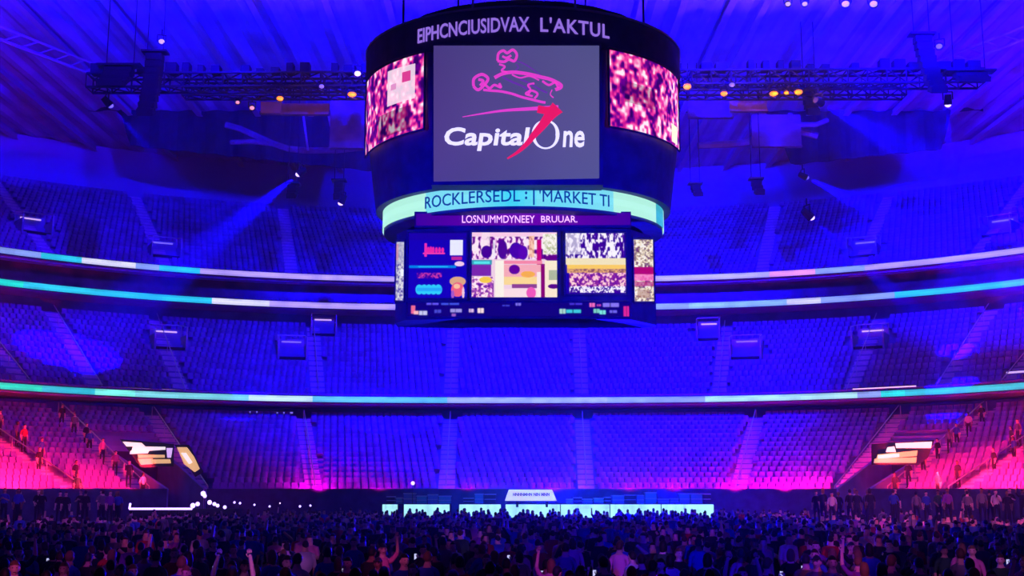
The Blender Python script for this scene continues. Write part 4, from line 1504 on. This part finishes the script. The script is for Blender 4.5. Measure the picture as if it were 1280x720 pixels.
def human(pose, seed=0, lod=2):
    """one continuous figure facing -Y, feet at z = 0, 1.74 m tall; returns evaluated mesh with material slots skin, top, trousers, shoes"""
    J = {}
    J['pelvis'] = (0, 0, .96, .135)
    J['waist'] = (0, 0, 1.10, .125)
    J['chest'] = (0, .01, 1.29, .150)
    J['collar'] = (0, .01, 1.42, .095)
    J['neck'] = (0, 0, 1.50, .055)
    J['skull'] = (0, -.01, 1.60, .070)
    E = [('pelvis', 'waist', 't'), ('waist', 'chest', 't'), ('chest', 'collar', 't'), ('collar', 'neck', 's'), ('neck', 'skull', 's')]
    for sx, n in ((-1, 'l'), (1, 'r')):
        J['hip' + n] = (sx * .09, 0, .90, .095)
        J['knee' + n] = (sx * .11, -.015, .50, .062)
        J['ank' + n] = (sx * .12, .01, .09, .042)
        J['toe' + n] = (sx * .14, -.17, .035, .035)
        E += [('pelvis', 'hip' + n, 'p'), ('hip' + n, 'knee' + n, 'p'), ('knee' + n, 'ank' + n, 'p'), ('ank' + n, 'toe' + n, 'k')]
        J['sho' + n] = (sx * .175, .01, 1.40, .062)
        if pose == 'down':
            el, wr = (sx * .235, .03, 1.12), (sx * .225, -.05, .88)
        elif pose == 'phone':
            el, wr = ((sx * .25, -.14, 1.16), (sx * .05, -.34, 1.40)) if sx > 0 else ((sx * .24, -.02, 1.13), (sx * .17, -.20, .98))
        elif pose == 'raised':
            el, wr = ((sx * .30, -.06, 1.58), (sx * .27, -.12, 1.84)) if sx > 0 else ((sx * .235, .03, 1.12), (sx * .22, -.07, .88))
        elif pose == 'both_up':
            el, wr = (sx * .30, -.08, 1.60), (sx * .24, -.14, 1.86)
        elif pose == 'clap':
            el, wr = (sx * .25, -.10, 1.15), (sx * .05, -.30, 1.26)
        J['elb' + n] = (*el, .045)
        J['wri' + n] = (*wr, .029)
        e, w = Vector(el), Vector(wr)
        d = (w - e).normalized()
        pal = w + d * .07
        J['palm' + n] = (*pal, .033)
        E += [('collar', 'sho' + n, 't'), ('sho' + n, 'elb' + n, 't' if True else 's'), ('elb' + n, 'wri' + n, 's'), ('wri' + n, 'palm' + n, 's')]
    names = list(J)
    me = bpy.data.meshes.new('src')
    idx = {k: i for i, k in enumerate(names)}
    me.from_pydata([J[k][:3] for k in names], [(idx[a], idx[b]) for a, b, _ in E], [])
    o = bpy.data.objects.new('src', me); COL.objects.link(o)
    md = o.modifiers.new('s', 'SKIN')
    if not me.skin_vertices:
        bpy.context.view_layer.update()
    sk = me.skin_vertices[0].data
    for i, k in enumerate(names):
        r = J[k][3]
        sk[i].radius = (r * (1.30 if k in ('pelvis', 'waist', 'chest') else 1), r * (.85 if k in ('pelvis', 'waist', 'chest') else 1)) if True else (r, r)
        sk[i].use_root = (k == 'pelvis')
    ss = o.modifiers.new('d', 'SUBSURF'); ss.levels = 1 if lod > 1 else 0; ss.render_levels = ss.levels
    bpy.context.view_layer.update()
    dg = bpy.context.evaluated_depsgraph_get()
    em = bpy.data.meshes.new_from_object(o.evaluated_get(dg))
    vs = [v.co.copy() for v in em.vertices]; fs = [tuple(p.vertices) for p in em.polygons]
    bpy.data.objects.remove(o); bpy.data.meshes.remove(me); bpy.data.meshes.remove(em)
    segs = [(Vector(J[a][:3]), Vector(J[b][:3]), c) for a, b, c in E]
    MI = {'s': 0, 't': 1, 'p': 2, 'k': 3}
    mb = MB()
    mb.v = [tuple(v) for v in vs]
    for f in fs:
        c = sum((vs[i] for i in f), Vector()) / len(f)
        best = min(segs, key=lambda sg: seg_d(c, sg[0], sg[1]))
        k = best[2]
        if k == 't' and c.z < 1.0 and abs(c.x) < .19: k = 'p'
        if k == 'p' and c.z > 1.02: k = 't'
        if k == 'p' and c.z < .05: k = 'k'
        if k == 's' and c.z < 1.44 and abs(c.x) < .12 and pose not in ('phone', 'clap'): k = 't'
        mb.f.append(f); mb.mi.append(MI[k])
    # head
    mb.k = 0
    hc = Vector((0, -.015, 1.635))
    n, m = (12, 10) if lod > 1 else (7, 5)
    hv = MB(); hv.ball((0, 0, 0), (1, 1, 1), n, m)
    out = []
    for v in hv.v:
        x, y, z = v
        X, Y, Z = x * .076, y * .096, z * .118
        if Z < -.03:
            X *= 1 + (Z + .03) * 4.2; Y *= 1 + (Z + .03) * 2.0
        if y < -.6 and abs(x) < .35 and -.35 < z < .15: Y -= .018        # nose
        if y < -.5 and .1 < z < .4 and .2 < abs(x) < .6: Y += .008          # eye sockets
        if y < -.5 and z < -.75: Y -= .008                                  # chin
        out.append(hc + Vector((X, Y, Z)))
    mb.add(out, hv.f)
    if lod > 1:
        for sx in (-1, 1):
            mb.ball(hc + Vector((sx * .076, .005, -.005)), (.012, .022, .032), 6, 4)
        mb.k = 3
        for sx in (-1, 1):
            mb.ball(hc + Vector((sx * .030, -.087, .018)), (.012, .007, .007), 6, 4)
        mb.ball(hc + Vector((0, -.088, -.050)), (.022, .008, .006), 6, 4)
        mb.k = 0
        # fingers
        for sx, nn in ((-1, 'l'), (1, 'r')):
            w, p = Vector(J['wri' + nn][:3]), Vector(J['palm' + nn][:3])
            d = (p - w).normalized()
            side = d.cross(Vector((0, 1, 0))).normalized() if abs(d.y) < .9 else Vector((1, 0, 0))
            inn = d.cross(side).normalized()
            if pose in ('down', 'clap'): inn = inn * (1 if inn.y < 0 else -1)
            curl = .9 if (pose == 'phone' and sx > 0) else .35
            for i, ln in enumerate((.068, .078, .072, .055)):
                b = p + side * (i - 1.5) * .019 + d * .012
                m1 = b + d * ln * .5 + inn * ln * .12
                m2 = m1 + (d * (1 - curl) + inn * curl).normalized() * ln * .5
                mb.bar(b, m1, .0095, 5, .009); mb.bar(m1, m2, .009, 5, .007)
            b = p - side * .028 - d * .035
            m1 = b - side * .022 + d * .026 + inn * .01
            mb.bar(b, m1, .011, 5, .010); mb.bar(m1, m1 + d * .028 + inn * .008, .010, 5, .008)
    return mb


def seg_d(c, a, b):
    ab = b - a
    t = max(0, min(1, (c - a).dot(ab) / ab.length_squared))
    return (c - (a + ab * t)).length


def hair_mb(kind, lod=2):
    hc = Vector((0, -.015, 1.635))
    n, m = (12, 9) if lod > 1 else (7, 5)
    src = MB(); src.ball((0, 0, 0), (1, 1, 1), n, m)
    out = []
    for x, y, z in src.v:
        X, Y, Z = x * .086, y * .104 + .008, z * .124 + .008
        if kind == 'long' and z < 0 and y > -.3:
            Z = Z * 2.0; X *= 1.1
        elif z < 0.05 and y < .2:
            Y = max(Y, -.01); Z = max(Z, .0)
        elif kind != 'long' and z < -.3:
            Z = max(Z, -.06)
        if y < -.35 and z < .45:
            Z = max(Z, .058); Y = max(Y, -.082)
        out.append(hc + Vector((X, Y, Z)))
    mb = MB(); mb.add(out, src.f)
    if kind == 'cap':
        mb.box(hc + Vector((0, -.125, .062)), (.13, .10, .012))
    return mb


SKIN = [mat('skin_light', (.75, .48, .40), .6), mat('skin_tan', (.50, .30, .22), .6), mat('skin_dark', (.22, .12, .09), .6)]
TOPS = {'black': (.012, .012, .015), 'white': (.55, .55, .55), 'grey': (.16, .16, .18), 'red': (.45, .02, .03), 'blue': (.03, .08, .45), 'purple': (.22, .05, .35), 'pink': (.65, .2, .4), 'dark green': (.02, .08, .04)}
TOPM = {k: mat('shirt_' + k.replace(' ', '_'), c, .85) for k, c in TOPS.items()}
TRO = mat('dark_trousers', (.015, .017, .03), .9)
SHO = mat('dark_shoes', (.02, .02, .02), .6)
HAIR = {'black hair': ((.008, .007, .007), 'short'), 'brown hair': ((.05, .025, .012), 'short'), 'fair hair': ((.20, .12, .05), 'short'), 'long dark hair': ((.012, .008, .006), 'long'), 'long fair hair': ((.22, .13, .06), 'long'), 'dark cap': ((.02, .02, .04), 'cap')}
HAIRM = {k: mat('hair_' + k.replace(' ', '_'), v[0], .6) for k, v in HAIR.items()}
POSES = ['down', 'phone', 'raised', 'both_up', 'clap']
PTXT = {'down': 'arms down', 'phone': 'holding a phone', 'raised': 'one arm raised', 'both_up': 'both arms up', 'clap': 'hands together'}
mesh_body, mesh_hair = {}, {}
for p in POSES:
    b = human(p)
    o = b.build('person', [SKIN[0], TOPM['black'], TRO, SHO], smooth=True)
    mesh_body[p] = o.data
    bpy.data.objects.remove(o)
for kd in ('short', 'long', 'cap'):
    o = hair_mb(kd).build('hair', HAIRM['black hair'], smooth=True)
    mesh_hair[kd] = o.data
    bpy.data.objects.remove(o)
ph = MB(); ph.box((.05, -.43, 1.44), (.075, .012, .15)); ph_o = ph.build('phone', M['black']); phone_mesh = ph_o.data; bpy.data.objects.remove(ph_o)


ps = MB(); ps.box((.05, -.423, 1.44), (.066, .004, .135)); ps_o = ps.build('screen', M['phone']); pscreen_mesh = ps_o.data; bpy.data.objects.remove(ps_o)


def base_ok(x, y, m=0.8):
    if y < YC:
        return abs(x) < A_ - m
    return abs(x) ** N_ / (A_ - m) ** N_ + abs(y - YC) ** N_ / (B_ - m) ** N_ < 1


spots_ = []
y = 16.4
row = 0
while y < 79:
    half = .437 * y + 1.2
    step = 0.92 + .008 * (y - 16)
    x = -half + rng.uniform(0, step)
    while x < half:
        if rng.random() < .86:
            xx, yy = x + rng.uniform(-.18, .18), y + rng.uniform(-.3, .3)
            if base_ok(xx, yy) and not (60 < yy < 69 and (xx > 15.2 or xx < -19.2)) and not (yy > 70.6 and -28 < xx < -16) and not (yy > 78):
                spots_.append((xx, yy))
        x += step * rng.uniform(.85, 1.2)
    y += 1.15 + .004 * (y - 16)
    row += 1
spots_.sort(key=lambda t: t[1])
NEAR = 220
near, far = spots_[:NEAR], spots_[NEAR:]


def zone(px):
    for l, n_ in ((256, 'far left'), (512, 'left of middle'), (768, 'middle'), (1024, 'right of middle'), (3000, 'far right')):
        if px < l: return n_


combos = {}
pose_w = {'down': .72, 'phone': .12, 'raised': .04, 'both_up': .01, 'clap': .11}
made = {}


def put_person(x, y, z, rz, place, group, sc=None, force_pose=None):
    used = combos.setdefault(place, set())
    for _ in range(400):
        p = force_pose or rng.choice(POSES, p=[pose_w[k] for k in POSES])
        t = rng.choice(list(TOPS), p=[.40, .04, .16, .06, .13, .09, .04, .08])
        h = rng.choice(list(HAIR))
        if (p, t, h) not in used:
            used.add((p, t, h)); break
    o = bpy.data.objects.new('person', mesh_body[p]); COL.objects.link(o)
    o.location = (x, y, z); o.rotation_euler.z = rz
    s_ = sc or rng.uniform(.93, 1.05)
    o.scale = (s_, s_, s_)
    sk = SKIN[int(rng.choice([0, 0, 1, 2]))]
    for i, m_ in enumerate((sk, TOPM[t], TRO, SHO)):
        o.material_slots[i].link = 'OBJECT'; o.material_slots[i].material = m_
    kd = HAIR[h][1]
    hr = bpy.data.objects.new('cap' if kd == 'cap' else 'hair', mesh_hair[kd]); COL.objects.link(hr); hr.parent = o
    hr.material_slots[0].link = 'OBJECT'; hr.material_slots[0].material = HAIRM[h]
    tag(o, 'person in %s top, %s, %s, %s' % (t, h, PTXT[p], place), 'person', group)
    if p == 'phone':
        f = bpy.data.objects.new('phone', phone_mesh); COL.objects.link(f)
        f.matrix_world = Matrix.Translation(o.location) @ Matrix.Rotation(rz, 4, 'Z') @ Matrix.Scale(s_, 4)
        g_ = bpy.data.objects.new('screen', pscreen_mesh); COL.objects.link(g_); g_.parent = f
        tag(f, 'dark phone of person in %s top, %s, %s' % (t, h, place), 'phone')
    return o


bandcut = near[len(near) // 2][1]
for x, y in near:
    px = to_px((x, y, 1.6))[0]
    pl = ('front rows, ' if y < bandcut else 'rows behind, ') + zone(px)
    rz = -math.atan2(x, y) * 0.7 + rng.uniform(-.5, .5)
    if rng.random() < .62: rz += math.pi * rng.uniform(.85, 1.15)
    put_person(x, y, 0, rz, pl, 'floor crowd nearest the camera')

# far crowd as one object
lo = {p: human(p, lod=1) for p in POSES}
lh = hair_mb('short', 1)
prot = {}
for p in POSES:
    v = np.array(lo[p].v + lh.v); nb = len(lo[p].v)
    f = lo[p].f + [tuple(i + nb for i in q) for q in lh.f]
    mi = lo[p].mi + [4] * len(lh.f)
    prot[p] = (v, f, mi)
mats = [SKIN[0], TRO, SHO, SKIN[1], HAIRM['black hair'], HAIRM['brown hair']] + [TOPM[k] for k in TOPS]
VV, FF, MIx = [], [], []
off = 0
for x, y in far:
    p = rng.choice(POSES, p=[pose_w[k] for k in POSES])
    v, f, mi = prot[p]
    rz = -math.atan2(x, y) * .7 + rng.uniform(-.6, .6)
    if rng.random() < .62: rz += math.pi
    c, s_ = math.cos(rz), math.sin(rz)
    k_ = rng.uniform(.92, 1.05)
    w = np.empty_like(v)
    w[:, 0] = (v[:, 0] * c - v[:, 1] * s_) * k_ + x; w[:, 1] = (v[:, 0] * s_ + v[:, 1] * c) * k_ + y; w[:, 2] = v[:, 2] * k_
    VV.append(w)
    ti = 6 + int(rng.choice(8, p=[.40, .04, .16, .06, .13, .09, .04, .08]))
    mp_ = {0: 0 if rng.random() < .6 else 3, 1: ti, 2: 1, 3: 2, 4: 4 if rng.random() < .6 else 5}
    FF += [tuple(i + off for i in q) for q in f]; MIx += [mp_[m_] for m_ in mi]
    off += len(v)
me = bpy.data.meshes.new('crowd')
me.from_pydata(np.concatenate(VV).tolist(), [], FF)
for m_ in mats: me.materials.append(m_)
me.polygons.foreach_set('material_index', MIx)
me.polygons.foreach_set('use_smooth', [True] * len(me.polygons)); me.update()
o = bpy.data.objects.new('crowd', me); COL.objects.link(o)
tag(o, 'distant standing crowd filling the arena floor behind the front rows', 'crowd', kind='stuff')

# a few people on the stairs of the corner stands
ordn = ['lowest', 'second lowest', 'third up', 'fourth up', 'fifth up', 'sixth up', 'seventh up', 'topmost']
for px, side in ((110, 'outer left stairs'), (190, 'inner left stairs'), (1105, 'inner right stairs'), (1180, 'outer right stairs')):
    rows, ds, dz = tiers['lower']
    for k_, i in enumerate((0, 2, 4, 6, 8, 9, 11, 13)):
        s, z = rows[i]
        p = pt(uA[px] + {190: 1, 1105: -1}.get(px, rng.choice([-1, 1])) * rng.uniform(.6, .75) / .55, s + .25, z + .07)
        o = put_person(p.x, p.y, p.z, ang(uA[px]) - math.pi / 2 + rng.uniform(-.5, .5), side + ', ' + ordn[k_], 'people on the corner stairs', force_pose='down')

# side platforms with standing people
for x0, x1, sd in ((15.5, 27.5, 'right'), (-27.5, -19.5, 'left')):
    mb = MB(); mb.box(((x0 + x1) / 2, 64.5, .6), (x1 - x0, 8.4, 1.2)); struct(mb.build('floor_platform', M['dasher']))
    for r_, yy in enumerate((61.0, 62.6, 64.2)):
        xx = x0 + .5
        while xx < x1 - .3:
            if base_ok(xx, yy, .6) and rng.random() < .8:
                rz = -math.atan2(xx, yy) + rng.uniform(-.5, .5) + (math.pi if rng.random() < .3 else 0)
                put_person(xx, yy + rng.uniform(-.3, .3), 1.2, rz, '%s platform, %s row' % (sd, ['front', 'middle', 'back'][r_]), 'people on the side platforms')
            xx += rng.uniform(.75, 1.5)

# ------------------------------------------------------------------ thin haze in the hall
hm = bpy.data.materials.new('haze'); hm.use_nodes = True
nt = hm.node_tree; nt.nodes.remove(nt.nodes['Principled BSDF'])
vs_ = nt.nodes.new('ShaderNodeVolumeScatter'); vs_.inputs['Density'].default_value = HAZE; vs_.inputs['Anisotropy'].default_value = 0.2
nt.links.new(vs_.outputs[0], nt.nodes['Material Output'].inputs['Volume'])
mb = MB(); mb.box((0, 70, 19.6), (150, 104, 39.0))
o = mb.build('haze', hm)
tag(o, 'thin stage haze hanging in the air of the arena', 'haze', kind='stuff')

print('people', len(spots_), 'seats', len(seats))
